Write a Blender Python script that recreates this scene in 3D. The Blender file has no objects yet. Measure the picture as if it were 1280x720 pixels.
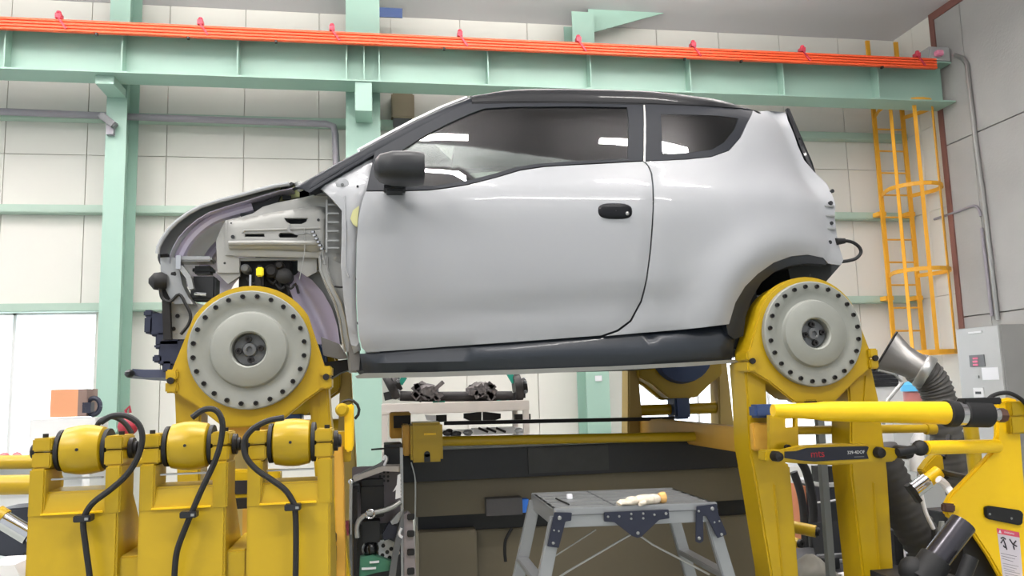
import bpy, bmesh, math, random
import numpy as np
from mathutils import Vector, Matrix
from mathutils.geometry import delaunay_2d_cdt
random.seed(7)
scene = bpy.context.scene
COL = scene.collection

# ------------------------------------------------------------------ camera
YAW, PITCH, ROLL, FPX = math.radians(9.5), math.radians(7.28), math.radians(1.60), 1000.0
EYE = Vector((0, 0, 1.5))
def cam_axes():
    f = Vector((math.sin(YAW)*math.cos(PITCH), math.cos(YAW)*math.cos(PITCH), math.sin(PITCH)))
    rt = Vector((math.cos(YAW), -math.sin(YAW), 0))
    dn = f.cross(rt)
    c, s = math.cos(ROLL), math.sin(ROLL)
    return c*rt + s*dn, -s*rt + c*dn, f
RT, DN, FW = cam_axes()
cd = bpy.data.cameras.new('camera')
cam = bpy.data.objects.new('camera', cd)
COL.objects.link(cam)
cd.sensor_width = 36.0
cd.lens = FPX/1280*36.0
cd.clip_end = 200
m = Matrix((RT, -DN, -FW)).transposed().to_4x4()
m.translation = EYE
cam.matrix_world = m
scene.camera = cam

# ------------------------------------------------------------------ world, lights, exposure
w = bpy.data.worlds.new('daylight')
scene.world = w
w.use_nodes = True
bg = w.node_tree.nodes['Background']
bg.inputs[0].default_value = (0.93, 0.97, 1.0, 1)
bg.inputs[1].default_value = 0.78
vs = scene.view_settings
vs.view_transform = 'Standard'
vs.look = 'None'
vs.gamma = 1
vs.use_curve_mapping = False
vs.exposure = 0.0
def area(name, loc, sx, sy, power, color=(1, 0.97, 0.92), rot=(0, 0, 0)):
    d = bpy.data.lights.new(name, 'AREA')
    d.shape = 'RECTANGLE'
    d.size, d.size_y = sx, sy
    d.energy = power
    d.color = color
    o = bpy.data.objects.new(name, d)
    COL.objects.link(o)
    o.location = loc
    o.rotation_euler = rot
    return o
# rows of fluorescent tubes under the roof of the hall, each shining down, plus an added upward fill
LAMPS = [(-4.6, 1.9, 2.4), (-0.25, 1.9, 2.2), (2.75, 1.9, 1.2),
         (-4.6, -1.5, 2.4), (-4.6, -3.2, 2.4), (2.4, -1.6, 2.4),  # last one is added to brighten the yellow bell crank
         (-5.2, 5.2, 2.4), (3.9, 5.6, 1.4),
         (-5.4, 7.2, 2.4), (-2.4, 7.2, 2.4), (0.6, 7.2, 2.4), (3.4, 7.2, 2.4)]
for xx, yy, ll in LAMPS:
    area('fluorescent_and_fill_lamp', (xx, yy, 6.40), ll, 0.11, (5 if yy > 7 else 25 if yy > 5 else 58)*ll)
    area('fluorescent_and_fill_lamp', (xx, yy, 6.05), ll, 0.16, (125 if yy > 7 else 45)*ll, rot=(math.pi, 0, 0))  # upward fill light, added to brighten the ceiling

# ------------------------------------------------------------------ helpers
def S(px, py, Y):
    """point of the plane y = Y on the sight line through a pixel of the 1280x720 photograph"""
    d = RT*((px-640)/FPX) + DN*((py-360)/FPX) + FW
    return EYE + d*(Y/d.y)
def SX(px, py, X):
    d = RT*((px-640)/FPX) + DN*((py-360)/FPX) + FW
    return EYE + d*(X/d.x)
def SZ(px, py, Z):
    d = RT*((px-640)/FPX) + DN*((py-360)/FPX) + FW
    return EYE + d*((Z-1.5)/d.z)
def lin(c):
    return tuple(((v/255)/12.92 if v/255 <= 0.04045 else ((v/255+0.055)/1.055)**2.4) for v in c) + (1,)
MATS = {}
def mat(name, rgb, rough=0.5, metal=0.0, var=0.06, scale=6.0, bump=0.0, coat=0.0, rgb2=None, emit=0.0, spec=0.5, bscale=None):
    if name in MATS: return MATS[name]
    mm = bpy.data.materials.new(name)
    mm.use_nodes = True
    nt = mm.node_tree
    b = nt.nodes['Principled BSDF']
    b.inputs['Roughness'].default_value = rough
    b.inputs['Metallic'].default_value = metal
    b.inputs['Specular IOR Level'].default_value = spec
    b.inputs['Coat Weight'].default_value = coat
    b.inputs['Coat Roughness'].default_value = 0.04
    tc = nt.nodes.new('ShaderNodeTexCoord')
    no = nt.nodes.new('ShaderNodeTexNoise')
    no.inputs['Scale'].default_value = scale
    no.inputs['Detail'].default_value = 5
    nt.links.new(tc.outputs['Object'], no.inputs['Vector'])
    mx = nt.nodes.new('ShaderNodeMix')
    mx.data_type = 'RGBA'
    a = lin(rgb)
    if rgb2 is None:
        lo = tuple(v*(1-var) for v in a[:3]) + (1,)
        hi = tuple(min(1, v*(1+var)) for v in a[:3]) + (1,)
    else:
        lo, hi = a, lin(rgb2)
    mx.inputs[6].default_value, mx.inputs[7].default_value = lo, hi
    nt.links.new(no.outputs['Fac'], mx.inputs[0])
    nt.links.new(mx.outputs[2], b.inputs['Base Color'])
    if bump:
        bp = nt.nodes.new('ShaderNodeBump')
        bp.inputs['Strength'].default_value = bump
        bp.inputs['Distance'].default_value = 0.01
        n2 = nt.nodes.new('ShaderNodeTexNoise')
        n2.inputs['Scale'].default_value = bscale or scale*6
        nt.links.new(tc.outputs['Object'], n2.inputs['Vector'])
        nt.links.new(n2.outputs['Fac'], bp.inputs['Height'])
        nt.links.new(bp.outputs['Normal'], b.inputs['Normal'])
    if emit:
        b.inputs['Emission Color'].default_value = a
        b.inputs['Emission Strength'].default_value = emit
    MATS[name] = mm
    return mm
def glass(name, tint, base=0.04):
    mm = bpy.data.materials.new(name)
    mm.use_nodes = True
    nt = mm.node_tree
    nt.nodes.remove(nt.nodes['Principled BSDF'])
    out = nt.nodes['Material Output']
    t = nt.nodes.new('ShaderNodeBsdfTransparent'); t.inputs[0].default_value = tint + (1,)
    g = nt.nodes.new('ShaderNodeBsdfGlossy'); g.inputs['Roughness'].default_value = 0.02
    fr = nt.nodes.new('ShaderNodeFresnel'); fr.inputs[0].default_value = 1.5
    mx = nt.nodes.new('ShaderNodeMixShader')
    nt.links.new(fr.outputs[0], mx.inputs[0])
    nt.links.new(t.outputs[0], mx.inputs[1])
    nt.links.new(g.outputs[0], mx.inputs[2])
    nt.links.new(mx.outputs[0], out.inputs[0])
    return mm

M_PANEL = mat('cream_panel', (228, 225, 218), 0.55, var=0.03, scale=0.8)
M_CEIL = mat('ceiling_white', (216, 212, 216), 0.8, var=0.02, scale=1)
M_FLOOR = mat('floor_epoxy', (150, 156, 150), 0.4, var=0.1, scale=2, bump=0.1)
M_GREEN = mat('pale_green_steel', (154, 186, 172), 0.45, var=0.04, scale=2)
M_GREEN2 = mat('girt_green_steel', (170, 192, 178), 0.5, var=0.04, scale=2)
M_CONC = mat('concrete', (152, 151, 149), 0.85, scale=1.2, bump=0.25, bscale=30, rgb2=(178, 177, 174))
M_BROWN = mat('brown_flashing', (124, 84, 76), 0.5)
M_ORANGE = mat('orange_insulator', (255, 98, 52), 0.45, var=0.04)
M_PINK = mat('pink_clip', (196, 58, 78), 0.5)
M_GREY = mat('grey_paint', (176, 177, 176), 0.45, var=0.04)
M_DGREY = mat('dark_grey_paint', (98, 100, 102), 0.5)
M_PIPE = mat('mauve_grey_pipe', (146, 142, 150), 0.4)
M_LADDER = mat('safety_orange_yellow', (232, 168, 44), 0.45, var=0.06)
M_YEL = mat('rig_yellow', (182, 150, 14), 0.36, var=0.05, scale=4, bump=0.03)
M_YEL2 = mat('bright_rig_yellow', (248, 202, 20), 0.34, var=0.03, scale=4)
M_OCHRE = mat('ochre_primer', (206, 158, 62), 0.5, var=0.08)
M_STEEL = mat('brushed_steel', (176, 176, 174), 0.35, metal=0.85, var=0.06)
M_CHROME = mat('chrome', (215, 215, 218), 0.12, metal=1.0)
M_ALU = mat('aluminium', (156, 158, 160), 0.4, metal=0.55, var=0.05)
M_DISC = mat('cast_aluminium_disc', (144, 146, 140), 0.5, metal=0.15, var=0.07, scale=9, bump=0.05)
M_BLACK = mat('black_plastic', (30, 32, 36), 0.45)
M_RUB = mat('black_rubber', (24, 24, 26), 0.65)
M_BOLT = mat('black_oxide', (38, 36, 36), 0.5, metal=0.4)
M_NAVY = mat('navy_bracket', (30, 34, 52), 0.45)
M_BLUE = mat('blue_paint', (52, 74, 120), 0.45)
M_WHITE = mat('white_paint', (226, 226, 226), 0.5, var=0.02)
M_PAPER = mat('white_paper', (236, 236, 240), 0.8, var=0.02)
M_TAN = mat('tan_cast_iron', (112, 104, 86), 0.6, var=0.12, scale=3, bump=0.1)
M_BED = mat('dark_machine_bed', (38, 39, 43), 0.5, var=0.2, scale=3)
M_HOSE = mat('dark_hose', (84, 82, 80), 0.6, var=0.1)
M_TEXTW = mat('print_white', (205, 205, 205), 0.6)
M_TEXTR = mat('print_red', (150, 32, 42), 0.6)
M_TEXTK = mat('print_black', (44, 40, 48), 0.6)
M_LABP = mat('label_pink', (222, 88, 112), 0.5)
M_TEAL = mat('teal_strap', (30, 140, 120), 0.5)
M_PCB = mat('green_circuit_board', (70, 130, 104), 0.5)
M_LIT = mat('frosted_daylight_glass', (238, 247, 255), 0.5, var=0.0, emit=2.2)
M_WOOD = mat('orange_brown_carton', (214, 150, 110), 0.7)

def root_off(o):
    v = Vector((0, 0, 0))
    while o is not None:
        v += o.location; o = o.parent
    return v
def tag(o, label=None, cat=None, group=None, kind=None):
    if label: o['label'] = label
    if cat: o['category'] = cat
    if group: o['group'] = group
    if kind: o['kind'] = kind
    return o
def thing(name, label, cat, loc=(0, 0, 0), group=None, kind=None):
    o = bpy.data.objects.new(name, None)
    o.empty_display_size = 0.1
    COL.objects.link(o)
    o.location = loc
    return tag(o, label, cat, group, kind)
def frames(pts):
    pts = [Vector(p) for p in pts]
    out = []
    t0 = (pts[1]-pts[0]).normalized()
    up = Vector((0, 0, 1)) if abs(t0.z) < 0.9 else Vector((0, 1, 0))
    n = (up - t0*up.dot(t0)).normalized()
    for i, p in enumerate(pts):
        if i == 0: t = t0
        elif i == len(pts)-1: t = (pts[-1]-pts[-2]).normalized()
        else: t = ((pts[i+1]-p).normalized() + (p-pts[i-1]).normalized())
        t = t.normalized() if t.length > 1e-9 else t0
        n = n - t*n.dot(t)
        n.normalize()
        out.append((p, n, t.cross(n)))
    return out
def smooth_path(pts, k=6):
    pts = [Vector(p) for p in pts]
    P = [pts[0]*2-pts[1]] + pts + [pts[-1]*2-pts[-2]]
    out = []
    for i in range(1, len(P)-2):
        a, b, c, d = P[i-1], P[i], P[i+1], P[i+2]
        for j in range(k):
            t = j/k
            out.append(0.5*((2*b) + (c-a)*t + (2*a-5*b+4*c-d)*t*t + (3*b-a-3*c+d)*t**3))
    out.append(pts[-1])
    return out
class MB:
    def __init__(s): s.v = []; s.f = []
    def add(s, vs, fs):
        n = len(s.v)
        s.v += [Vector(v) for v in vs]
        s.f += [[i+n for i in f] for f in fs]
        return s
    def box(s, c, sz, R=None):
        c = Vector(c); x, y, z = sz[0]/2, sz[1]/2, sz[2]/2
        q = [Vector((a*x, b*y, d*z)) for a in (-1, 1) for b in (-1, 1) for d in (-1, 1)]
        if R is not None: q = [R @ v for v in q]
        return s.add([c+v for v in q], [(0, 1, 3, 2), (4, 6, 7, 5), (0, 4, 5, 1), (2, 3, 7, 6), (0, 2, 6, 4), (1, 5, 7, 3)])
    def bb(s, a, b):
        a, b = Vector(a), Vector(b)
        return s.box((a+b)/2, [abs(v) for v in (b-a)])
    def bar(s, p, q, w, h, up=(0, 0, 1)):
        p, q, up = Vector(p), Vector(q), Vector(up)
        t = (q-p); L = t.length; t.normalize()
        if abs(t.dot(up)) > 0.95: up = Vector((0, 1, 0))
        r = t.cross(up).normalized(); u = r.cross(t)
        return s.box((p+q)/2, (L, w, h), Matrix((t, r, u)).transposed())
    def prism(s, poly, ext):
        poly = [Vector(p) for p in poly]; n = len(poly); ext = Vector(ext)
        return s.add(poly + [p+ext for p in poly],
                     [list(range(n))[::-1], list(range(n, 2*n))] + [(i, (i+1) % n, (i+1) % n+n, i+n) for i in range(n)])
    def tube(s, pts, r, n=8, caps=True):
        fr = frames(pts); k = len(fr)
        rs = r if isinstance(r, (list, tuple)) else [r]*k
        vs = []
        for (p, a, b), rr in zip(fr, rs):
            for i in range(n):
                t = 2*math.pi*i/n
                vs.append(p + a*(math.cos(t)*rr) + b*(math.sin(t)*rr))
        fs = [(j*n+i, j*n+(i+1) % n, (j+1)*n+(i+1) % n, (j+1)*n+i) for j in range(k-1) for i in range(n)]
        if caps: fs += [list(range(n))[::-1], [(k-1)*n+i for i in range(n)]]
        return s.add(vs, fs)
    def lathe(s, prof, o, ax, n=24):
        """prof: (radius, distance along axis) ; closed with caps"""
        o, ax = Vector(o), Vector(ax).normalized()
        up = Vector((0, 0, 1)) if abs(ax.z) < 0.9 else Vector((1, 0, 0))
        a = (up - ax*up.dot(ax)).normalized(); b = ax.cross(a)
        vs = []; k = len(prof)
        for r, h in prof:
            for i in range(n):
                t = 2*math.pi*i/n
                vs.append(o + ax*h + a*(math.cos(t)*max(r, 1e-4)) + b*(math.sin(t)*max(r, 1e-4)))
        fs = [(j*n+i, j*n+(i+1) % n, (j+1)*n+(i+1) % n, (j+1)*n+i) for j in range(k-1) for i in range(n)]
        fs += [list(range(n))[::-1], [(k-1)*n+i for i in range(n)]]
        return s.add(vs, fs)
    def ball(s, c, r, n=12, sc=(1, 1, 1)):
        c = Vector(c); vs = []; m_ = n//2
        for j in range(m_+1):
            th = math.pi*j/m_
            for i in range(n):
                ph = 2*math.pi*i/n
                vs.append(c + Vector((r*sc[0]*math.sin(th)*math.cos(ph), r*sc[1]*math.sin(th)*math.sin(ph), r*sc[2]*math.cos(th))))
        return s.add(vs, [(j*n+i, (j+1)*n+i, (j+1)*n+(i+1) % n, j*n+(i+1) % n) for j in range(m_) for i in range(n)])
    def grid(s, rows, th=None):
        """rows of equally many points; optional thickness vector"""
        n = len(rows[0]); k = len(rows)
        flat = [Vector(p) for r in rows for p in r]
        fs = [(j*n+i, j*n+i+1, (j+1)*n+i+1, (j+1)*n+i) for j in range(k-1) for i in range(n-1)]
        if th is None: return s.add(flat, fs)
        th = Vector(th); N = len(flat)
        f2 = [tuple(q+N for q in f[::-1]) for f in fs]
        ring = [i for i in range(n)] + [j*n+n-1 for j in range(1, k)] + [(k-1)*n+i for i in range(n-2, -1, -1)] + [j*n for j in range(k-2, 0, -1)]
        sd = [(ring[i], ring[i]+N, ring[(i+1) % len(ring)]+N, ring[(i+1) % len(ring)]) for i in range(len(ring))]
        return s.add(flat + [p+th for p in flat], fs+f2+sd)
    def build(s, name, mt, parent=None, smooth=40, bevel=0.0, seg=2, fix=True):
        off = root_off(parent) if parent is not None else Vector((0, 0, 0))
        me = bpy.data.meshes.new(name)
        me.from_pydata([v-off for v in s.v], [], s.f)
        bm = bmesh.new(); bm.from_mesh(me)
        bmesh.ops.remove_doubles(bm, verts=bm.verts, dist=1e-6)
        if fix: bmesh.ops.recalc_face_normals(bm, faces=bm.faces)
        if bevel:
            es = [e for e in bm.edges if len(e.link_faces) == 2 and e.calc_face_angle(0) > math.radians(30)]
            bmesh.ops.bevel(bm, geom=es, offset=bevel, segments=seg, affect='EDGES', clamp_overlap=True)
        for e in bm.edges:
            if len(e.link_faces) == 2: e.smooth = e.calc_face_angle(0) < math.radians(smooth)
        for f in bm.faces: f.smooth = True
        bm.to_mesh(me); bm.free()
        me.materials.append(mt)
        o = bpy.data.objects.new(name, me)
        COL.objects.link(o)
        o.parent = parent
        return o
def solo(mb, name, mt, label, cat, group=None, loc=None, **k):
    """a thing that is one mesh; its origin is put at its base"""
    if loc is None:
        n = len(mb.v)
        xs = [v.x for v in mb.v]; ys = [v.y for v in mb.v]; zs = [v.z for v in mb.v]
        loc = Vector(((min(xs)+max(xs))/2, (min(ys)+max(ys))/2, min(zs)))
    mb.v = [v-Vector(loc) for v in mb.v]
    o = mb.build(name, mt, None, **k)
    o.location = loc
    return tag(o, label, cat, group)
def struct(o):
    o['kind'] = 'structure'; return o
def children(o): return [c for c in bpy.data.objects if c.parent is o]
def copy_tree(o, parent=None):
    c = o.copy(); COL.objects.link(c); c.parent = parent
    for ch in children(o): copy_tree(ch, c)
    return c
def share(o, loc, parent=None):
    c = o.copy(); COL.objects.link(c); c.parent = parent; c.location = loc
    return c
def text(name, s, mt, parent, origin, right, up, size, depth=0.0006, align='CENTER'):
    cu = bpy.data.curves.new(name, 'FONT')
    cu.body = s; cu.size = size; cu.extrude = depth; cu.align_x = align; cu.align_y = 'CENTER'
    o = bpy.data.objects.new(name, cu)
    COL.objects.link(o)
    r = Vector(right).normalized(); u = Vector(up); u = (u-r*u.dot(r)).normalized(); n = r.cross(u)
    mw = Matrix((r, u, n)).transposed().to_4x4()
    mw.translation = Vector(origin) - (root_off(parent) if parent else Vector())
    o.parent = parent
    o.matrix_local = mw
    me = bpy.data.meshes.new_from_object(o)
    me.materials.clear(); me.materials.append(mt)
    o2 = bpy.data.objects.new(name, me); COL.objects.link(o2)
    o2.parent = parent; o2.matrix_local = mw
    bpy.data.objects.remove(o)
    return o2
# ------------------------------------------------------------------ the hall
YW, XR, ZC = 10.5, 7.75, 6.62           # back wall, right wall, ceiling
struct(MB().bb((-8, -4, -0.2), (9.5, 11, 0)).build('floor', M_FLOOR))
struct(MB().bb((-8, -4, ZC), (9.5, 11, ZC+0.2)).build('ceiling', M_CEIL))
zg = [S(60, 386, YW).z, S(60, 264, YW).z, S(60, 148, YW).z]      # three girts
zw0, zw1 = 0.35, zg[0]-0.03
xw1 = (-7.2, S(118, 450, YW).x)
xw2 = (S(783, 490, YW).x, S(1048, 490, YW).x)
back = thing('wall_back', None, None, (0, YW, 0), kind='structure')
# backing with two openings
bk = MB()
for a, b, c, d in ((-8, xw1[0], 0, ZC), (xw1[0], xw1[1], 0, zw0), (xw1[0], xw1[1], zw1, ZC), (xw1[1], xw2[0], 0, ZC),
                   (xw2[0], xw2[1], 0, zw0), (xw2[0], xw2[1], zw1, ZC), (xw2[1], 9.5, 0, ZC)):
    bk.bb((a, YW+0.03, c), (b, YW+0.2, d))
bk.build('backing', M_PANEL, back)
x0 = S(5, 200, YW).x; pit = S(108, 200, YW).x-x0
zrow = [0, zw1, S(60, 193, YW).z, S(60, 84, YW).z, ZC]
i0 = -3
for i in range(i0, 13):
    a, b = x0+i*pit+0.005, x0+(i+1)*pit-0.005
    b = min(b, XR)
    if b <= a: continue
    for r in range(4):
        z0, z1 = zrow[r]+0.004, zrow[r+1]-0.004
        segs = [(a, b)]
        if r == 0:
            for w0, w1 in (xw1, xw2):
                segs = [s for q in segs for s in ((q[0], min(q[1], w0)), (max(q[0], w1), q[1])) if s[1]-s[0] > 0.02]
        for q in segs:
            MB().bb((q[0], YW, z0), (q[1], YW+0.04, z1)).build('panel', M_PANEL, back)
for n, (w0, w1) in enumerate((xw1, xw2), 1):
    wn = thing('window_%d' % n, None, None, ((w0+w1)/2, YW+0.1, zw0), kind='structure')
    k = max(2, round((w1-w0)/0.95))
    for i in range(k):
        p, q = w0+(w1-w0)*i/k, w0+(w1-w0)*(i+1)/k
        MB().bb((p+0.02, YW+0.10, zw0+0.02), (q-0.02, YW+0.11, zw1-0.02)).build('pane', M_LIT, wn)
    f = MB()
    for i in range(k+1):
        p = w0+(w1-w0)*i/k
        f.bb((p-0.02, YW+0.05, zw0), (p+0.02, YW+0.14, zw1))
    f.bb((w0, YW+0.05, zw0), (w1, YW+0.14, zw0+0.04)); f.bb((w0, YW+0.05, zw1-0.04), (w1, YW+0.14, zw1))
    f.build('window_frame', M_WHITE, wn)
# below the sills of the big windows
for w0, w1 in (xw1, xw2):
    MB().bb((w0, YW, 0.0), (w1, YW+0.035, zw0)).build('panel', M_PANEL, back)
# girts
for i, z in enumerate(zg, 1):
    struct(MB().bb((-8, YW-0.16, z-0.05), (XR-0.02, YW-0.001, z+0.05)).build('trim_%d' % i, M_GREEN2, bevel=0.008))

def column(xc, wf, y0, y1, label, z1=ZC):
    t = thing('steel_column', label, 'column', (xc, (y0+y1)/2, 0))
    MB().bb((xc-wf/2, y0, 0), (xc+wf/2, y0+0.02, z1)).build('front_flange', M_GREEN, t)
    MB().bb((xc-wf/2, y1-0.02, 0), (xc+wf/2, y1, z1)).build('rear_flange', M_GREEN, t)
    MB().bb((xc-0.008, y0+0.02, 0), (xc+0.008, y1-0.02, z1)).build('web', M_GREEN, t)
    return t
xc1 = S(140, 300, 9.85).x
column(xc1, 0.23, 9.85, 10.33, 'slim pale green steel column left of the car front')
xc2 = (S(432.5, 20, 9.75).x+S(474, 20, 9.75).x)/2
c2 = column(xc2, 0.42, 9.75, 10.33, 'wide pale green steel column behind the car windscreen')
xc3 = S(730, 60, 9.85).x
column(xc3, 0.30, 9.85, 10.33, 'pale green steel column rising from behind the car roof', z1=ZC-0.12)
k = MB(); p = S(757, 500, 9.84)
# white notice on the third column
pn = S(748, 473, 9.845)
solo(MB().bb((pn.x-0.045, 9.838, pn.z-0.035), (pn.x+0.045, 9.848, pn.z+0.035)), 'notice', M_PAPER, 'small white notice stuck on green column under the car', 'notice')
# knee brackets at the column heads
for xc, nm in ((xc3, 'green haunch bracket at the head of the column above the roof'),):
    solo(MB().prism([(xc+0.12, 10.0, ZC), (xc+1.2, 10.0, ZC), (xc+0.12, 10.0, ZC-0.35)], (0, 0.02, 0)), 'haunch_bracket', M_GREEN, nm, 'bracket')

# runway girder of the overhead crane
zt, zb = S(300, 38, 9.3).z, S(300, 96, 9.3).z
xe = min(S(1193, 80, 9.3).x, XR-0.08)
g = thing('runway_girder', 'pale green crane runway girder with stiffeners along the back wall', 'girder', (0, 9.5, zb))
MB().bb((-8, 9.3, zt-0.018), (xe+0.04, 9.66, zt)).build('top_flange', M_GREEN, g)
MB().bb((-8, 9.3, zb), (xe+0.05, 9.66, zb+0.02)).build('bottom_flange', M_GREEN, g)
MB().bb((-8, 9.475, zb+0.02), (xe, 9.485, zt-0.018)).build('web', M_GREEN, g)
for px in (5, 152, 297, 433, 455, 474, 610, 738, 862, 978, 1096):
    x = S(px, 80, 9.33).x
    MB().bb((x-0.008, 9.32, zb+0.02), (x+0.008, 9.475, zt-0.018)).build('stiffener', M_GREEN, g)
xb0, xb1 = S(444, 120, 9.4).x, S(465, 120, 9.4).x
MB().bb((xb0, 9.32, zb-0.36), (xb1, 9.745, zb)).build('corbel', M_GREEN, g)
for xc in (xc1, xc3):
    MB().bb((xc-0.1, 9.4, zb-0.1), (xc+0.1, 9.845, zb)).build('corbel', M_GREEN, g)
# orange conductor rails
cr = thing('conductor_rail', 'long orange four strand conductor rail along the green girder', 'rail', (0, 9.24, zt))
xo1 = S(1170, 82, 9.22).x
zr = S(300, 42, 9.22).z
for j in range(4):
    z = zr+0.052-0.037*j
    MB().bb((-8, 9.19, z-0.015), (xo1, 9.235, z+0.015)).build('strand', M_ORANGE, cr, bevel=0.005, seg=1)
MB().bb((-8, 9.236, zr-0.07), (xo1, 9.25, zr+0.08)).build('back_strip', mat('red_orange', (226, 70, 48), 0.5), cr)
for px in (72, 250, 415, 575, 723, 866, 1002, 1145):
    x = S(px, 50, 9.2).x
    MB().bb((x-0.03, 9.17, zr+0.075), (x+0.03, 9.26, zr+0.13)).ball((x, 9.2, zr+0.14), 0.03, 8).bar((x, 9.18, zr+0.08), (x+0.09, 9.18, zr-0.05), 0.012, 0.022).build('hanger_clip', M_PINK, cr)
for px in (120, 235, 345, 555, 855, 925, 1100):
    x = S(px, 50, 9.2).x
    MB().bb((x-0.012, 9.19, zr-0.10), (x+0.012, 9.23, zr-0.074)).build('joint_bolt', M_BOLT, cr)
jx0, jx1 = S(1166, 75, 9.25).x, S(1192, 75, 9.25).x
j = thing('junction_box', 'grey junction box at the right end of the orange rail', 'box', ((jx0+jx1)/2, 9.4, zt))
MB().bb((jx0, 9.3, zt), (jx1, 9.55, zt+0.21)).build('body', M_GREY, j, bevel=0.012)
MB().bb((jx0+0.06, 9.22, zt+0.06), (jx0+0.16, 9.3, zt+0.13)).build('gland', mat('pale_pink', (240, 150, 180), 0.5), j, bevel=0.01)

# right wall: cream sheeting, then precast concrete units with brown flashing
yt = SX(1186, 200, XR).y
tr = SX(1175, 36, XR)
wr = thing('wall_right', None, None, (XR, 6, 0), kind='structure')
MB().bb((XR+0.06, -4, 0), (XR+0.25, YW+0.2, ZC)).build('backing', mat('joint_grey', (150, 146, 142), 0.9), wr)
for z0, z1 in ((0, zg[0]), (zg[0], zg[1]), (zg[1], zg[2]), (zg[2], ZC)):
    ym = (yt+0.09+YW)/2
    for a, b in ((yt+0.09, ym), (ym, YW)):
        MB().bb((XR, a+0.003, z0+0.003), (XR+0.07, b-0.003, z1-0.003)).build('panel', M_PANEL, wr)
zc_ = [0, SX(1245, 391, XR).z, SX(1230, 162, XR).z, ZC]
ycut = [-4, -1.0, 2.0, 5.0, SX(1203, 40, XR).y, yt]
for r in range(3):
    for c in range(5):
        MB().bb((XR-0.01, ycut[c]+0.004, zc_[r]+0.008), (XR+0.07, ycut[c+1]-(0.004 if c < 4 else 0), zc_[r+1]-0.008)).build('concrete_panel', M_CONC, wr)
struct(MB().bb((XR-0.03, yt, 0), (XR+0.06, yt+0.09, ZC-0.001)).build('trim_4', M_BROWN))
struct(MB().bb((XR-0.03, -4, ZC-0.11), (XR-0.011, yt, ZC-0.001)).build('trim_5', M_BROWN))

# pipe with elbow on the back wall
pp = [S(-60, 137, 10.2), S(200, 147.5, 10.2), S(408, 155, 10.2), S(417, 158, 10.2), S(419, 168, 10.2), S(425, 330, 10.2)]
solo(MB().tube(pp, 0.045, 10), 'wall_pipe', M_PIPE, 'grey wall pipe running left and bending down behind the bonnet', 'pipe')
q = S(137, 152, 9.8)
t = thing('wall_camera', 'small dark camera fixed to the slim left column', 'camera', q)
MB().bar(q+Vector((-0.09, -0.02, 0.07)), q+Vector((0.08, -0.05, -0.07)), 0.09, 0.08).build('housing', M_DGREY, t, bevel=0.01)
MB().bb(q+Vector((-0.03, -0.02, -0.16)), q+Vector((0.05, 0.06, -0.04))).build('bracket', M_PIPE, t)
# things on the wall beside the wide column
q0, q1 = S(489, 116, 10.3), S(518, 148, 10.3)
t = thing('meter_box', 'tan meter box on the wall above the windscreen', 'box', ((q0.x+q1.x)/2, 10.4, q1.z))
MB().bb((q0.x, 10.28, q1.z), (q1.x, 10.49, q0.z)).build('body', mat('tan_box', (176, 160, 138), 0.7), t, bevel=0.02)
MB().bb((q0.x+0.02, 10.3, q1.z-0.12), (q1.x-0.02, 10.49, q1.z)).build('terminal_cover', M_DGREY, t, bevel=0.01)
q0, q1 = S(474, 10, 9.77), S(503, 23, 9.77)
solo(MB().bb((xc2+0.2105, 9.75, q1.z), (q1.x, 9.77, q0.z)), 'haunch_shadow_plate', M_BLUE, 'dark blue plate added for the bracket and haunch shadow at the wide column', 'shadow plate')  # dark plate put in for the column bracket and haunch shadow

# caged ladder
YL = 10.2
xl, xr_ = S(1099, 220, YL).x, S(1135, 220, YL).x
zbl, ztl = S(1135, 447, YL).z, 6.45
L = thing('caged_ladder', 'orange yellow caged ladder on the back wall near the corner', 'ladder', ((xl+xr_)/2, YL, zbl))
for x in (xl, xr_):
    MB().bb((x-0.03, YL-0.015, zbl), (x+0.03, YL+0.015, ztl)).build('rail', M_LADDER, L)
rz = S(1118, 443, YL).z; dz = (S(1110, 189, YL).z-rz)/9
for i in range(16):
    z = rz+i*dz
    if z < ztl-0.1: MB().tube([(xl, YL, z), (xr_, YL, z)], 0.013, 8).build('rung', M_LADDER, L)
cx, cr_ = (xl+xr_)/2, 0.36
def hoop(z):
    pts = [(xl, YL-0.01, z)] + [(cx+cr_*math.cos(a), YL-0.34+cr_*math.sin(a), z) for a in [math.radians(200+i*(-20-180+0)/9*-1) for i in range(0, 10)]] + [(xr_, YL-0.01, z)]
    return pts
hz = [S(1110, 443+0, YL).z, S(1110, 345, YL).z, S(1105, 245, YL).z, S(1100, 147, YL).z]
for z in hz:
    a0 = math.radians(160)
    pts = [Vector((xl, YL-0.02, z))]
    for i in range(13):
        a = a0 + math.radians(220)*i/12
        pts.append(Vector((cx+cr_*math.cos(a), YL-0.40+cr_*math.sin(a), z)))
    pts.append(Vector((xr_, YL-0.02, z)))
    mb = MB()
    for p, q in zip(pts, pts[1:]): mb.bar(p, q+(q-p)*0.02, 0.012, 0.055)
    mb.build('cage_hoop', M_LADDER, L)
for a in (200, 250, 300, 345):
    x, y = cx+(cr_-0.01)*math.cos(math.radians(a)), YL-0.40+(cr_-0.01)*math.sin(math.radians(a))
    MB().box((x, y, (hz[0]+hz[3])/2), (0.05, 0.01, hz[3]-hz[0]), Matrix.Rotation(math.radians(a+90), 3, 'Z')).build('cage_strap', M_LADDER, L)
for z in (zg[1], zg[0]):
    for x in (xl, xr_):
        MB().bb((x-0.06, YL, z-0.03), (x+0.06, YW-0.16, z+0.03)).build('wall_bracket', M_LADDER, L)

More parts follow.
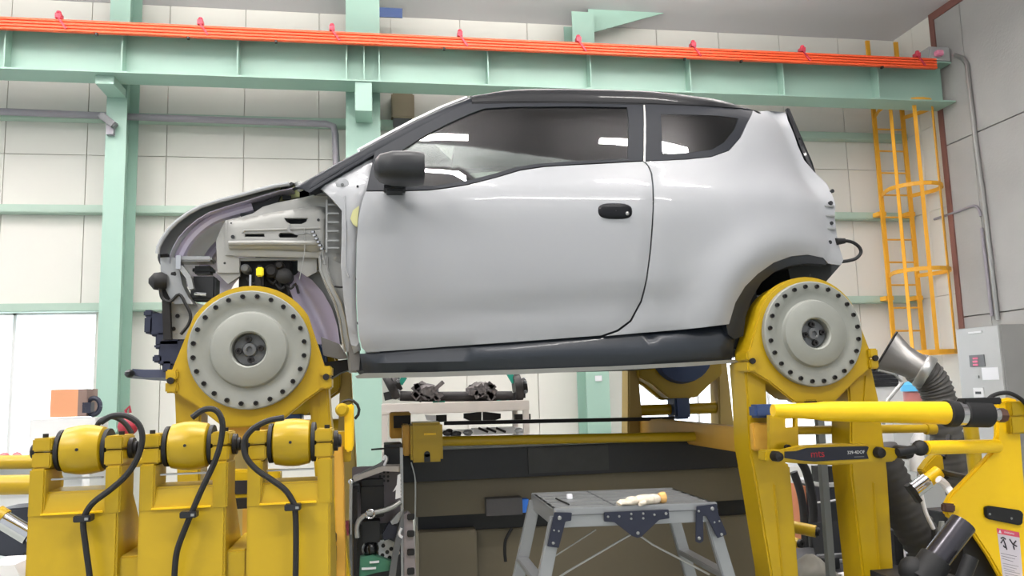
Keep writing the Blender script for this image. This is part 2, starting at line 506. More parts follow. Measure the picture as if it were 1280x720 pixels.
# conduits on the concrete
cpts = [SX(1193, 69, XR-0.05), SX(1203, 72, XR-0.05), SX(1208.5, 80, XR-0.05), SX(1220, 180, XR-0.05), SX(1232, 270, XR-0.05), SX(1247, 400, XR-0.05)]
solo(MB().tube(cpts, 0.028, 8), 'conduit', M_STEEL, 'long steel conduit climbing the concrete wall to the junction box', 'conduit')
cpts = [SX(1227, 285, XR-0.05), SX(1240, 395, XR-0.05)]
solo(MB().tube(cpts, 0.022, 8), 'conduit', M_PIPE, 'short dark conduit alongside the long one above the cabinet', 'conduit')
cpts = smooth_path([SX(1168, 274, XR-0.02), SX(1195, 265, XR-0.02), SX(1216, 257.5, XR-0.03), SX(1223, 261, XR-0.03), SX(1226, 270, XR-0.03)], 4)
solo(MB().tube(cpts, 0.018, 8), 'conduit', M_PIPE, 'thin conduit bending from the cream wall onto the concrete', 'conduit')

# control cabinet against the right wall
XC = 7.05
a, b = SX(1193, 411, XC), SX(1248, 406, XC)
zt_ = (a.z+b.z)/2
c = thing('control_cabinet', 'light grey electrical control cabinet against the concrete wall', 'cabinet', (XC+0.3, (a.y+b.y)/2, 0))
MB().bb((XC+0.02, b.y, 0.1), (XR-0.03, a.y, zt_)).build('body', mat('cabinet_side', (150, 150, 148), 0.5), c, bevel=0.01)
MB().bb((XC, b.y+0.01, 0.12), (XC+0.019, a.y-0.01, zt_-0.01)).build('door', M_GREY, c, bevel=0.006)
MB().bb((XC+0.1, b.y+0.02, 0), (XR-0.05, a.y-0.02, 0.1)).build('plinth', M_DGREY, c)
def onx(px, py, w, h, name, m_, dx=0.012):
    q = SX(px, py, XC)
    return MB().bb((XC-dx, q.y-w/2, q.z-h/2), (XC-0.0005, q.y+w/2, q.z+h/2)).build(name, m_, c)
onx(1222, 451, 0.24, 0.14, 'breaker', M_DGREY)
for dy, px in ((448, 1220.5), (452, 1220.5), (456, 1221)): onx(px, dy, 0.08, 0.022, 'breaker_toggle', mat('toggle_red', (220, 110, 140), 0.5), 0.02)
onx(1238, 467, 0.26, 0.145, 'paper', M_PAPER, 0.004)
onx(1224, 491, 0.16, 0.12, 'meter', M_WHITE)
onx(1224, 491, 0.09, 0.03, 'meter_display', M_BLACK, 0.016)
onx(1223, 471, 0.04, 0.03, 'key_lock', M_STEEL, 0.02)
onx(1219.5, 415.5, 0.22, 0.022, 'name_plate', M_WHITE)
# ------------------------------------------------------------------ the car on its test rig
YC = 4.15                                # centre plane of the car
M_BODY = mat('silver_white_car_paint', (160, 162, 166), 0.45, metal=0.0, var=0.01, scale=2, coat=0.45, spec=0.3)
M_CARBLK = mat('gloss_black_car_paint', (16, 18, 23), 0.5, var=0.03, coat=0.15, spec=0.2)
M_SILL = mat('charcoal_sill_paint', (34, 40, 49), 0.42, var=0.04, coat=0.2)
M_FRAME = mat('satin_black_window_frame', (27, 31, 39), 0.5, var=0.03, spec=0.25)
M_BARE = mat('silver_grey_body_steel', (160, 160, 157), 0.4, metal=0.2, var=0.04, scale=3)
M_BARE2 = mat('dull_inner_steel', (120, 118, 116), 0.5, metal=0.3, var=0.08)
M_LINER = mat('mauve_grey_undercoat', (196, 188, 208), 0.3, metal=0.2, var=0.1)
M_INT = mat('dark_interior_trim', (58, 62, 66), 0.8)
M_SEAT = mat('grey_seat_cloth', (122, 126, 130), 0.9, var=0.08, scale=20)
M_HEAD = mat('headliner', (156, 162, 166), 0.9)
M_GLASS = glass('tinted_window_glass', (0.80, 0.85, 0.83))
M_GLASSD = glass('dark_privacy_glass', (0.40, 0.44, 0.50))
M_PRIM = mat('yellow_green_primer', (196, 194, 140), 0.6)
PZ = [1.50, 1.57, 1.66, 1.70, 1.85, 2.05, 2.25, 2.365, 2.44, 2.62, 2.85, 2.93, 2.98]
PY = [3.46, 3.42, 3.405, 3.385, 3.370, 3.345, 3.336, 3.354, 3.395, 3.475, 3.590, 3.660, 3.800]
def pchip(xs, ys, x):
    n = len(xs)
    if x <= xs[0]: return ys[0]
    if x >= xs[-1]: return ys[-1]
    h = [xs[i+1]-xs[i] for i in range(n-1)]; d = [(ys[i+1]-ys[i])/h[i] for i in range(n-1)]
    def sl(i):
        if i == 0: return d[0]
        if i == n-1: return d[-1]
        if d[i-1]*d[i] <= 0: return 0
        return 2*d[i-1]*d[i]/(d[i-1]+d[i])
    for i in range(n-1):
        if x <= xs[i+1]:
            t = (x-xs[i])/h[i]; a, b = sl(i), sl(i+1)
            return ys[i]*(2*t**3-3*t*t+1)+h[i]*a*(t**3-2*t*t+t)+ys[i+1]*(3*t*t-2*t**3)+h[i]*b*(t**3-t*t)
def sst(a, b, x):
    t = min(1, max(0, (x-a)/(b-a))); return t*t*(3-2*t)
HUBR = S(1017, 417, 3.25); HUBF = S(312, 437, 3.25)
def ys(x, z):
    x = min(2.16, max(-1.0, x)); z = min(2.95, max(1.45, z))
    y = pchip(PZ, PY, z)
    if x < 0.1: y += 0.10*((0.1-x)/0.9)**2
    if x > 1.55: y += 0.13*((x-1.55)/0.5)**2
    if x > 1.2 and z > 2.35: y += 0.06*sst(2.35, 2.6, z)*((x-1.2)/0.8)**2
    r = math.hypot(x-HUBR.x, z-HUBR.z)
    if z > HUBR.z-0.1: y -= 0.040*math.exp(-((r-0.43)/0.10)**2)*sst(HUBR.z-0.1, HUBR.z+0.1, z)
    zl = 1.86+0.06*sst(0.0, 1.1, x)
    if x < 1.5: y += 0.014*sst(0.02, -0.05, z-zl)*sst(1.5, 1.25, x)*sst(-0.1, 0.15, x)
    return y
def onsurf(px, py, surf=ys, off=0.0):
    y = 3.4
    for _ in range(24):
        p = S(px, py, y); y = 0.5*y+0.5*(surf(p.x, p.z)+off)
    return p.x, p.z
def inpoly(x, z, poly):
    c = False; n = len(poly); j = n-1
    for i in range(n):
        xi, zi = poly[i]; xj, zj = poly[j]
        if (zi > z) != (zj > z) and x < (xj-xi)*(z-zi)/(zj-zi)+xi: c = not c
        j = i
    return c
def dist_edge(x, z, poly):
    d = 9
    for i in range(len(poly)):
        a, b = poly[i-1], poly[i]
        vx, vz = b[0]-a[0], b[1]-a[1]; L = vx*vx+vz*vz
        t = 0 if L == 0 else max(0, min(1, ((x-a[0])*vx+(z-a[1])*vz)/L))
        d = min(d, math.hypot(x-a[0]-t*vx, z-a[1]-t*vz))
    return d
def dens(poly, st):
    out = []
    for i in range(len(poly)):
        a, b = poly[i], poly[(i+1) % len(poly)]
        k = max(1, int(math.hypot(b[0]-a[0], b[1]-a[1])/st))
        out += [(a[0]+(b[0]-a[0])*j/k, a[1]+(b[1]-a[1])*j/k) for j in range(k)]
    return out
def chaik(poly, n=2):
    """round the corners of a closed outline a little"""
    for _ in range(n):
        out = []
        for i in range(len(poly)):
            a, b = poly[i], poly[(i+1) % len(poly)]
            out += [(a[0]*.8+b[0]*.2, a[1]*.8+b[1]*.2), (a[0]*.2+b[0]*.8, a[1]*.2+b[1]*.8)]
        poly = out
    return poly
def sheet(name, outline, mt, parent, holes=(), surf=ys, off=0.0, th=0.012, st=0.045, side=1, px=True, roll=0.0):
    """sheet metal (or pane) on the body surface: outline in picture points or in (x, z)"""
    conv = (lambda q: [onsurf(a, b, surf, off) for a, b in q]) if px else (lambda q: list(q))
    out = dens(conv(outline), st)
    hs = [dens(conv(h), st*0.6) for h in holes]
    vs = list(out); es = [(i, (i+1) % len(out)) for i in range(len(out))]
    for h in hs:
        n = len(vs); vs += h; es += [(n+i, n+(i+1) % len(h)) for i in range(len(h))]
    xs = [p[0] for p in out]; zs = [p[1] for p in out]
    nx = int((max(xs)-min(xs))/st)+1; nz = int((max(zs)-min(zs))/st)+1
    for i in range(nx+1):
        for j in range(nz+1):
            x, z = min(xs)+(i+0.5*(j % 2))*st, min(zs)+j*st
            if inpoly(x, z, out) and dist_edge(x, z, out) > st*0.45 and not any(inpoly(x, z, h) or dist_edge(x, z, h) < st*0.4 for h in hs):
                vs.append((x, z))
    rv, re, rf, *_ = delaunay_2d_cdt([Vector(v) for v in vs], es, [], 0, 1e-5)
    fs = []
    for f in rf:
        cx = sum(rv[i][0] for i in f)/3; cz = sum(rv[i][1] for i in f)/3
        if inpoly(cx, cz, out) and not any(inpoly(cx, cz, h) for h in hs): fs.append(tuple(f))
    P = []
    for v in rv:
        y = surf(v[0], v[1])+off
        if roll:                                   # edges turned in
            d = dist_edge(v[0], v[1], out)
            y += roll*(1-min(1, d/0.03))**2
        P.append(Vector((v[0], y if side > 0 else 2*YC-y, v[1])))
    N = len(P); ex = Vector((0, th*side, 0))
    cnt = {}
    for f in fs:
        for i in range(3):
            e = (f[i], f[(i+1) % 3]); cnt[tuple(sorted(e))] = cnt.get(tuple(sorted(e)), 0)+1
    sd = [(e[0], e[1], e[1]+N, e[0]+N) for e, c in cnt.items() if c == 1]
    mb = MB(); mb.v = P+[p+ex for p in P]; mb.f = [list(f) for f in fs]+[[q+N for q in f[::-1]] for f in fs]+[list(q) for q in sd]
    return mb.build(name, mt, parent, smooth=50)

car = thing('car', 'silver white hatchback with black roof and stripped front end, raised on the test rig', 'car', (HUBF.x+1.2, YC, 1.50))
DOOR = [(457, 239), (500, 239), (535, 238), (560, 235), (585, 231), (620, 222), (650, 213), (680, 208.5), (720, 206), (760, 204), (804.5, 201.5),
        (810, 207), (814, 216), (816, 235), (816, 265), (813, 310), (808, 348), (801, 376), (788, 400), (772, 412), (752, 419),
        (700, 423), (640, 427.5), (560, 433), (500, 437.5), (458, 440.5), (452, 434), (448, 415), (446, 380), (445, 340), (446, 300), (448, 272), (453, 250)]
QUART = [(807, 201.5), (830, 200.5), (860, 199), (890, 196), (912, 188), (926, 172), (934, 155), (942, 137), (960, 138), (983, 140),
         (990, 160), (998, 182), (1006, 200), (1019, 215), (1034, 229), (1041, 243), (1044, 270), (1047, 295), (1051, 312), (1055, 325), (1052, 331), (1036, 329), (1030, 322),
         (1010, 318), (990, 320), (968, 328), (948, 342), (932, 358), (920, 378), (912, 405),
         (880, 409), (850, 412), (800, 416), (757, 420), (774, 414), (790, 402), (803, 377), (810, 348), (815, 310), (818, 265), (818, 235), (816, 216), (812, 207)]
FRAME = [(458, 238), (463, 214), (469, 189), (490, 177), (520, 161), (556, 142), (590, 127), (640, 126.5), (720, 126.5), (804, 128.5), (804, 200.5),
         (760, 203), (720, 205), (680, 207.5), (650, 212), (620, 221), (585, 230), (560, 234), (535, 237), (500, 238)]
WING = [(499, 233), (502, 188), (530, 170), (560, 154.5), (590, 141), (606, 135.5), (640, 133.5), (720, 133), (784, 134), (786, 150), (785, 198.5),
        (740, 200.5), (700, 202.5), (670, 205), (645, 209), (618, 217), (580, 226.5), (545, 232)]
QFR = [(806.5, 128.5), (860, 130.5), (900, 133), (941, 136.5), (933, 155), (925, 172), (911, 187.5), (889, 195.5), (860, 198.5), (830, 200), (806.5, 201)]
QGL = [(826, 143), (860, 143.5), (900, 145), (923, 148), (918, 162), (905, 178), (890, 187), (860, 191), (828, 193)]
SILL = [(449, 442), (500, 438.5), (560, 434), (640, 428.5), (700, 424), (757, 420.5), (800, 417), (850, 413), (880, 410), (904, 407.5), (914, 406), (922, 420), (919, 436), (917, 451), (860, 454), (760, 459), (640, 463), (540, 466), (455, 468)]
SFL = [(444, 470), (455, 466.5), (540, 465), (640, 462), (760, 458), (860, 453), (925, 449), (926, 453), (860, 458), (760, 463), (640, 468), (540, 471), (446, 473)]
def sill_surf(x, z): return 3.40+0.02*(1-sst(1.56, 1.62, z))+(0.13*((x-1.55)/0.5)**2 if x > 1.55 else 0)
def lean_frame(x, z): return ys(x, z)+0.006
def to_xz(q, surf=ys, off=0): return [onsurf(a, b, surf, off) for a, b in q]
def rounded_rect(cx, cy, w, h, n=24, p=3.0):
    return [(cx+w/2*math.copysign(abs(math.cos(t))**(2/p), math.cos(t)), cy+h/2*math.copysign(abs(math.sin(t))**(2/p), math.sin(t))) for t in [2*math.pi*i/n for i in range(n)]]
for side in (1, -1):
    d = sheet('door', DOOR, M_BODY, car, side=side, roll=0.006)
    sheet('window_frame', FRAME, M_FRAME, d, holes=[WING], surf=lean_frame, side=side, th=0.03)
    sheet('window_glass', WING, M_GLASS, d, surf=lambda x, z: ys(x, z)+0.012, side=side, th=0.004, st=0.07)
    sheet('quarter_panel', QUART, M_BODY, car, side=side, roll=0.006)
    sheet('quarter_window_frame', QFR, M_FRAME, car, holes=[QGL], surf=lambda x, z: ys(x, z)+0.004, side=side)
    sheet('quarter_glass', QGL, M_GLASSD, car, surf=lambda x, z: ys(x, z)+0.005, side=side, th=0.004, st=0.07)
    sheet('sill', SILL if side > 0 else [(a, min(b, 448)) for a, b in SILL], M_SILL, car, surf=sill_surf, side=side, th=0.05, roll=0.02)
    if side > 0: sheet('sill_flange', SFL, M_BARE, car, surf=lambda x, z: sill_surf(x, z)+0.012, side=side, th=0.03)
    yy = (lambda y: y) if side > 0 else (lambda y: 2*YC-y)
    # handle: dark oval pocket with a lock and a bar
    hx, hz_ = onsurf(769, 264)
    hy = ys(hx, hz_)
    mb = MB()
    for t, f_ in ((0.012, 1.0), (0.0, 1.0), (-0.006, .93), (-0.010, .75), (-0.012, .4), (-0.0122, .02)):
        mb.v += [Vector((hx+a*f_, yy(hy+t), hz_+b*(f_ if f_ > .9 else f_))) for a, b in rounded_rect(0, 0, 0.156, 0.072, 28, 3.0)]
    mb.f = [[j*28+i, j*28+(i+1) % 28, (j+1)*28+(i+1) % 28, (j+1)*28+i] for j in range(5) for i in range(28)]+[list(range(28))]
    h = mb.build('door_handle', M_CARBLK, d, smooth=70)
    MB().ball((hx+0.052, yy(hy-0.010), hz_-0.012), 1, 12, (0.009, 0.006, 0.009)).build('lock', M_STEEL, h)
    # mirror
    mx_, mz = onsurf(493, 229); my = ys(mx_, mz)
    mb = MB()
    prof = rounded_rect(0, 0, 0.205, 0.125, 28, 3.2)
    rows = []
    for t, s_ in ((0.0, 0.90), (0.02, 0.985), (0.05, 1.0), (0.09, 0.97), (0.125, 0.80), (0.14, 0.5), (0.144, 0.02)):
        rows.append([Vector((mx_-0.075+t*1.4, yy(my-0.17)+side*(a*s_+0.0), mz+0.015+b*s_)) for a, b in prof])
    # shell opens to the rear: sections stacked along x, nose to the front
    rows = [[Vector((2*(mx_-0.0)-v.x+0.04, v.y, v.z)) for v in r] for r in rows]
    n = len(prof)
    for r in rows: mb.v += r
    mb.f = [[j*n+i, j*n+(i+1) % n, (j+1)*n+(i+1) % n, (j+1)*n+i] for j in range(len(rows)-1) for i in range(n)]+[list(range(n))]
    m_ = mb.build('door_mirror', M_BLACK, d, smooth=60)
    MB().bb((mx_-0.045, yy(my-0.09), mz-0.055), (mx_+0.045, yy(my+0.02), mz-0.015)).build('mirror_foot', M_BLACK, d, bevel=0.012)
    # seam strips
    sx = to_xz([(805.5, 130), (805.5, 201)])
    sheet('b_pillar_seal', [(804.3, 131), (806.2, 131), (806.6, 202), (804.7, 202)], M_STEEL, d, surf=lambda x, z: ys(x, z)+0.0, side=side, th=0.01)

# wheel arch lip behind the rear opening
def arc_pts(pts): return [onsurf(a, b) for a, b in pts]
LIP = [(908, 407), (916, 380), (928, 360), (945, 343), (966, 329), (990, 320.5), (1012, 319), (1032, 323), (1033, 331), (1010, 329), (988, 332), (968, 340), (952, 353), (940, 372), (932, 396), (929, 420), (918, 424), (910, 418)]
for side in (1, -1):
    sheet('arch_lip', LIP, M_SILL, car, surf=lambda x, z: ys(x, z)+0.008, side=side, th=0.05, st=0.03)
# dark inner wheel houses
hc = Vector((HUBR.x, 0, HUBR.z))
for side in (1, -1):
    rows = []
    for i in range(15):
        a = math.radians(72+118*i/14)
        p = Vector((hc.x+0.36*math.cos(a), 0, hc.z+0.03+0.33*math.sin(a)))
        rows.append([Vector((p.x, y if side > 0 else 2*YC-y, p.z)) for y in (3.52, 3.7, 3.9)])
    MB().grid(rows, (0, 0, 0.004)).build('wheel_house', M_INT, car)
    MB().prism([Vector((hc.x+0.36*math.cos(math.radians(72+118*i/14)), 3.9 if side > 0 else 2*YC-3.9, hc.z+0.03+0.33*math.sin(math.radians(72+118*i/14)))) for i in range(15)], (0, 0.01*side, 0)).build('wheel_house_wall', M_INT, car)

# roof: stations from windscreen header to tailgate
rail = to_xz([(590, 127.5), (640, 127), (720, 127), (804, 129), (860, 131), (900, 133.5), (941, 137), (984, 141)])
topz = []
for a, b in ((588, 122), (640, 112.5), (720, 110.5), (804, 112.5), (860, 117), (900, 120.5), (941, 125.5), (982, 132)):
    p = S(a, b, 3.68); topz.append((p.x, p.z))
rows = []
for k in range(29):
    t = k/28; x = rail[0][0]+(rail[-1][0]-rail[0][0])*t
    zr_ = pchip([p[0] for p in rail], [p[1] for p in rail], x)
    zt2 = pchip([p[0] for p in topz], [p[1] for p in topz], x)
    y0 = ys(x, zr_); cr2 = 0.035*math.sin(math.pi*min(1, max(0, 0.1+0.8*t)))+0.01
    half = [(y0+0.012, zr_-0.01), (y0, zr_), (y0+0.008, zr_+(zt2-zr_)*0.35), (y0+0.03, zr_+(zt2-zr_)*0.72), (y0+0.075, zr_+(zt2-zr_)*0.97), (y0+0.16, zt2+cr2*0.45), (y0+0.32, zt2+cr2*0.85), (YC, zt2+cr2)]
    rows.append([Vector((x, y, z)) for y, z in half]+[Vector((x, 2*YC-y, z)) for y, z in half[-2::-1]])
MB().grid(rows, (0, 0, -0.008)).build('roof', M_CARBLK, car, smooth=60)
# headliner
rows2 = [[Vector((r[1].x, y, r[1].z+dz)) for y, dz in ((r[1].y+0.05, -0.02), (r[1].y+0.2, 0.03), (YC, 0.05), (2*YC-r[1].y-0.2, 0.03), (2*YC-r[1].y-0.05, -0.02))] for r in rows[::3]]
MB().grid(rows2, (0, 0, 0.006)).build('headliner', M_HEAD, car)

# a pillars, windscreen, bonnet
def pil_surf(x, z): return pchip(PZ, PY, z)+0.01+(0.10*((0.1-x)/0.9)**2 if x < 0.1 else 0)
PU = [(369, 233), (395, 218), (420, 204), (450, 188), (490, 166), (520, 150), (556, 133), (588, 121.5)]
PL = [(384, 238), (408, 223), (432, 209), (462, 192), (498, 173.5), (526, 158.5), (560, 141.5), (593, 127.5)]
for side in (1, -1):
    yy = (lambda y: y) if side > 0 else (lambda y: 2*YC-y)
    rows = []
    for u, l in zip(PU, PL):
        xu, zu = onsurf(*u, pil_surf); xl_, zl_ = onsurf(*l, pil_surf)
        yu, yl = pil_surf(xu, zu), pil_surf(xl_, zl_)
        rows.append([Vector((xl_+0.02, yy(yl+0.05), zl_)), Vector((xl_, yy(yl), zl_)), Vector(((xl_+xu)/2-0.004, yy((yl+yu)/2-0.006), (zl_+zu)/2+0.004)), Vector((xu, yy(yu+0.008), zu)), Vector((xu-0.02, yy(yu+0.06), zu+0.005))])
    MB().grid(rows, (0.01, 0, -0.01)).build('pillar', M_FRAME, car, smooth=75)
up = [onsurf(a, b, pil_surf) for a, b in ((373, 229), (420, 204), (450, 188), (490, 166), (520, 150), (556, 133), (586, 121.5))]
for side in (1, -1):
    yy = (lambda y: y) if side > 0 else (lambda y: 2*YC-y)
    MB().tube([Vector((x-0.006, yy(pil_surf(x, z)+0.03), z+0.006)) for x, z in up[2:]], 0.010, 8).build('pillar_highlight', M_CHROME, car)  # bright tube added to draw the highlight along the pillar edge
rows = []
for x, z in up:
    y0 = pil_surf(x, z)+0.045
    rows.append([Vector((x-0.15*(1-((y-YC)/(YC-y0))**2), y, z+0.03*(1-((y-YC)/(YC-y0))**2))) for y in [y0+(2*YC-2*y0)*i/10 for i in range(11)]])
MB().grid(rows, (0.004, 0, -0.003)).build('windscreen', M_GLASS, car, smooth=60)
HO = [(197.5, 314), (198.5, 306), (203, 297), (211, 285), (222, 274), (236, 263.5), (252, 255), (275, 248), (300, 241.5), (325, 234.5), (345, 229.5), (362, 227)]
YH = 3.47
ho = [S(a, b, YH) for a, b in HO]
rows, rows_in = [], []
for i, p in enumerate(ho):
    t = i/(len(ho)-1)
    r, ri = [], []
    for j in range(15):
        s_ = j/14*2-1
        y = YC+s_*(YC-YH)
        bul = 1-s_*s_
        fw = -0.10*bul*(1-t)**1.5
        r.append(Vector((p.x+fw-0.05*bul*t, y, p.z+0.055*bul*sst(0, 0.5, t)-0.012*abs(s_)**8)))
        rb = 0.012*math.sin(s_*math.pi*3.5)
        ri.append(Vector((p.x+fw+0.03*(1-t)+0.01, y+0.03*(-s_), p.z+0.05*bul*sst(0, .5, t)-0.035-0.02*(1-t)+rb)))
    rows.append(r); rows_in.append(ri)
b_ = MB().grid(rows, (0, 0, -0.006)).build('bonnet', M_BODY, car, smooth=60)
MB().tube([r[0]+Vector((-.002, 0, .002)) for r in rows], .009, 8).build('rim', M_BODY, b_)
MB().grid(rows_in, (0, 0, 0.004)).build('inner_panel', M_LINER, b_, smooth=60)
for s_ in (0.86, 0.62):
    pts = [Vector((v.x+0.012, YC-s_*(YC-YH), v.z-0.075)) for v in [r[7] for r in rows[1:-2]]]
    pts = [Vector((rows[i+1][1].x+0.04*(2-i*0.1)*(1.0 if s_ > .7 else 1.8), YC-s_*(YC-YH), rows[i+1][1].z-0.05*(1.0 if s_ > .7 else 1.7))) for i in range(len(rows)-4)]
    MB().tube(smooth_path(pts, 3), 0.022, 8).build('stiffening_rib', M_LINER, b_)
# tailgate
re_ = [(983, 139), (990, 158), (998, 180), (1006, 199), (1019, 214), (1034, 229), (1041, 243), (1044, 270), (1047, 295), (1051, 312), (1054, 326)]
rz_ = to_xz(re_)
def gate(i0, i1, nm, m_, bul):
    rows = []
    for x, z in rz_[i0:i1+1]:
        y0 = ys(x, z)+0.02
        rows.append([Vector((x+bul*(1-((y-YC)/(YC-y0))**4), y, z)) for y in [y0+(2*YC-2*y0)*j/12 for j in range(13)]])
    return MB().grid(rows, (-0.01, 0, 0)).build(nm, m_, car, smooth=60)
gt = gate(0, 4, 'rear_window', M_GLASSD, 0.05)
gate(4, 10, 'tailgate', M_BODY, 0.03)
for side in (1, -1):
    mb = MB()
    yy = (lambda y: y) if side > 0 else (lambda y: 2*YC-y)
    pts = [Vector((x+0.020, yy(ys(x, z)+0.045), z)) for x, z in to_xz([(985, 134), (995, 160), (1005, 185), (1013, 202), (1020, 219)])]
    mb.tube(pts, [0.014, 0.018, 0.02, 0.018, 0.01], 8)
    mb.build('rear_window_seal', M_CARBLK, car)
    for (a, b, r_) in ((1000, 173, .006), (1040, 239, .010), (1038, 254, .011), (1039, 279, .009), (1037, 303, .010)):
        x, z = onsurf(a, b); y = yy(ys(x, z))
        MB().lathe([(r_, 0), (r_, 0.012)], (x, y-0.006*1, z), (0, 1, 0), 10).build('mounting_hole_plug', M_BLACK, car)
    for (a, b) in ((1036, 258), (1037, 270), (1038, 286)):
        x, z = onsurf(a, b); y = yy(ys(x, z)-0.002)
        MB().box((x, y, z), (0.05, 0.014, 0.008)).build('tail_glint', M_STEEL, car)  # bright bars added for the lamp glints on the tail corner
# tail wiring pigtail
cx0, cz0 = onsurf(1048, 302); cy0 = ys(cx0, cz0)
pts = smooth_path([S(a, b, cy0) for a, b in ((1046, 302), (1056, 301), (1066, 303), (1074, 309), (1076, 316), (1070, 323), (1060, 326), (1052, 327))], 4)
w_ = MB().tube(pts, 0.0085, 8).build('tail_wiring', M_RUB, car)
MB().tube([S(1045, 302, cy0), S(1056, 301, cy0)], [0.018, 0.013], 10).build('connector', M_RUB, w_)
# underbody
MB().bb((-0.1, 3.47, 1.60), (1.55, 2*YC-3.47, 1.66)).build('floor_pan', M_INT, car)
MB().bb((1.45, 3.9, 1.68), (2.0, 2*YC-3.9, 1.95)).build('boot_floor', M_INT, car)
MB().prism([S(1030, 326, 3.62), S(1052, 330, 3.62), S(1030, 355, 3.62), S(1024, 362, 3.62), S(990, 358, 3.62), S(985, 335, 3.62)], (0, 2*YC-2*3.62, 0)).build('rear_valance', M_INT, car)
# rear bulkhead and inner sides make the cabin dark
MB().bb((1.75, 3.75, 1.7), (1.78, 2*YC-3.75, 2.35)).build('rear_bulkhead', M_INT, car)
for side in (1, -1):
    yy = (lambda y: y) if side > 0 else (lambda y: 2*YC-y)
    MB().bb((0.0, yy(3.46), 1.66), (1.25, yy(3.50), 2.22)).build('door_card', M_INT, car)
    MB().bb((1.3, yy(3.50), 1.66), (1.75, yy(3.56), 2.3)).build('rear_side_trim', M_INT, car)
# seats, dashboard, wheel
def seat(x, y, m_=M_SEAT):
    s_ = MB().bb((x-0.45, y-0.24, 1.75), (x+0.05, y+0.24, 1.92)).build('seat', m_, car, bevel=0.04)
    sec = []
    for t, wdt, thk in ((0, .24, .10), (.25, .25, .11), (.5, .23, .09), (.62, .16, .07), (.66, .10, .05)):
        c_ = Vector((x+0.02+t*0.30, y, 1.88+t))
        sec.append([c_+Vector((thk*math.cos(a), wdt*math.sin(a), 0)) for a in [2*math.pi*i/16 for i in range(16)]])
    mb = MB()
    for r in sec: mb.v += r
    mb.f = [[j*16+i, j*16+(i+1) % 16, (j+1)*16+(i+1) % 16, (j+1)*16+i] for j in range(4) for i in range(16)]+[list(range(16)), [64+i for i in range(16)]]
    mb.build('backrest', m_, s_, smooth=60)
    MB().ball((x+0.24, y, 2.64), 1, 16, (0.06, 0.13, 0.09)).build('headrest', m_, s_)
seat(0.95, 3.80); seat(0.95, 4.50)
MB().bb((1.35, 3.7, 1.85), (1.5, 4.6, 2.45)).build('rear_seat_back', M_SEAT, car, bevel=0.05)
MB().prism([Vector((0.06, 3.56, 1.7)), Vector((0.30, 3.56, 1.95)), Vector((0.34, 3.56, 2.28)), Vector((0.20, 3.56, 2.36)), Vector((-0.06, 3.56, 2.34)), Vector((-0.02, 3.56, 2.0))], (0, 1.18, 0)).build('dashboard', M_INT, car, bevel=0.03)
stw = MB()
c_ = Vector((0.42, 3.82, 2.33)); ax = Vector((-0.85, 0, -0.5)).normalized()
a1 = Vector((0, 1, 0)); a2 = ax.cross(a1)
stw.tube([c_+(a1*math.cos(2*math.pi*i/24)+a2*math.sin(2*math.pi*i/24))*0.18 for i in range(25)], 0.015, 8)
stw.bar(c_-a1*0.17, c_+a1*0.17, 0.03, 0.02).bar(c_, c_-a2*0.17, 0.03, 0.02).tube([c_, c_+ax*0.3], 0.03, 8)
stw.build('steering_wheel', M_INT, car)
MB().ball(S(583, 158, YC), 1, 14, (0.05, 0.11, 0.035)).build('rear_view_mirror', M_INT, car)
# ---- stripped front end ----
def plate(name, outline, m_, parent, y, th=0.004, holes=(), roll=0.0, st=0.05):
    return sheet(name, outline, m_, parent, holes=holes, surf=lambda x, z: y, th=th, st=st, roll=roll)
CP = [(470, 186), (469, 205), (464, 228), (457, 242), (452, 256), (448, 276), (445.5, 300), (444.5, 340), (445, 385), (447, 418), (451, 437), (442, 442), (436, 420), (430, 380), (426, 330), (427, 290), (427, 262), (414, 247), (402, 236), (386, 236), (410, 220), (440, 204)]
hp = sheet('hinge_pillar_panel', CP, M_BODY, car, surf=lambda x, z: ys(x, z)+0.035, th=0.03, roll=0.01, st=0.03)
def dot(px, py, y, r, m_, par, nm='hole', h=0.003):
    p = S(px, py, y); return MB().lathe([(r, 0), (r, h)], (p.x, y-h, p.z), (0, 1, 0), 12).build(nm, m_, par)
def ysx(px, py, off=0.035):
    x, z = onsurf(px, py, ys, off); return ys(x, z)+off
MB().lathe([(0.028, 0), (0.026, 0.006), (0.012, 0.008)], S(428, 230, ysx(428, 230)), (0, -1, 0), 18).build('boss', M_BODY, hp)
dot(408, 223, ysx(408, 223)-0.001, .004, M_BLACK, hp); dot(447, 233, ysx(447, 233)-0.001, .005, M_BLACK, hp); dot(459, 194, ysx(459, 194)-0.001, .005, M_BLACK, hp); dot(428, 231, ysx(428, 231)-0.009, .007, M_DGREY, hp)
MB().tube([S(a, b, ysx(a, b)-0.002) for a, b in ((431, 245), (432, 290), (432, 335), (436, 346))], 0.004, 6).build('pressed_bead', M_BODY, hp)
y_ = ysx(445, 275)-0.006
MB().prism([S(449, 257, y_), S(441, 263, y_), (S(438, 273, y_)), S(441, 280, y_), S(446.5, 284, y_)], (0, 0.006, 0)).build('primer_patch', M_PRIM, hp)
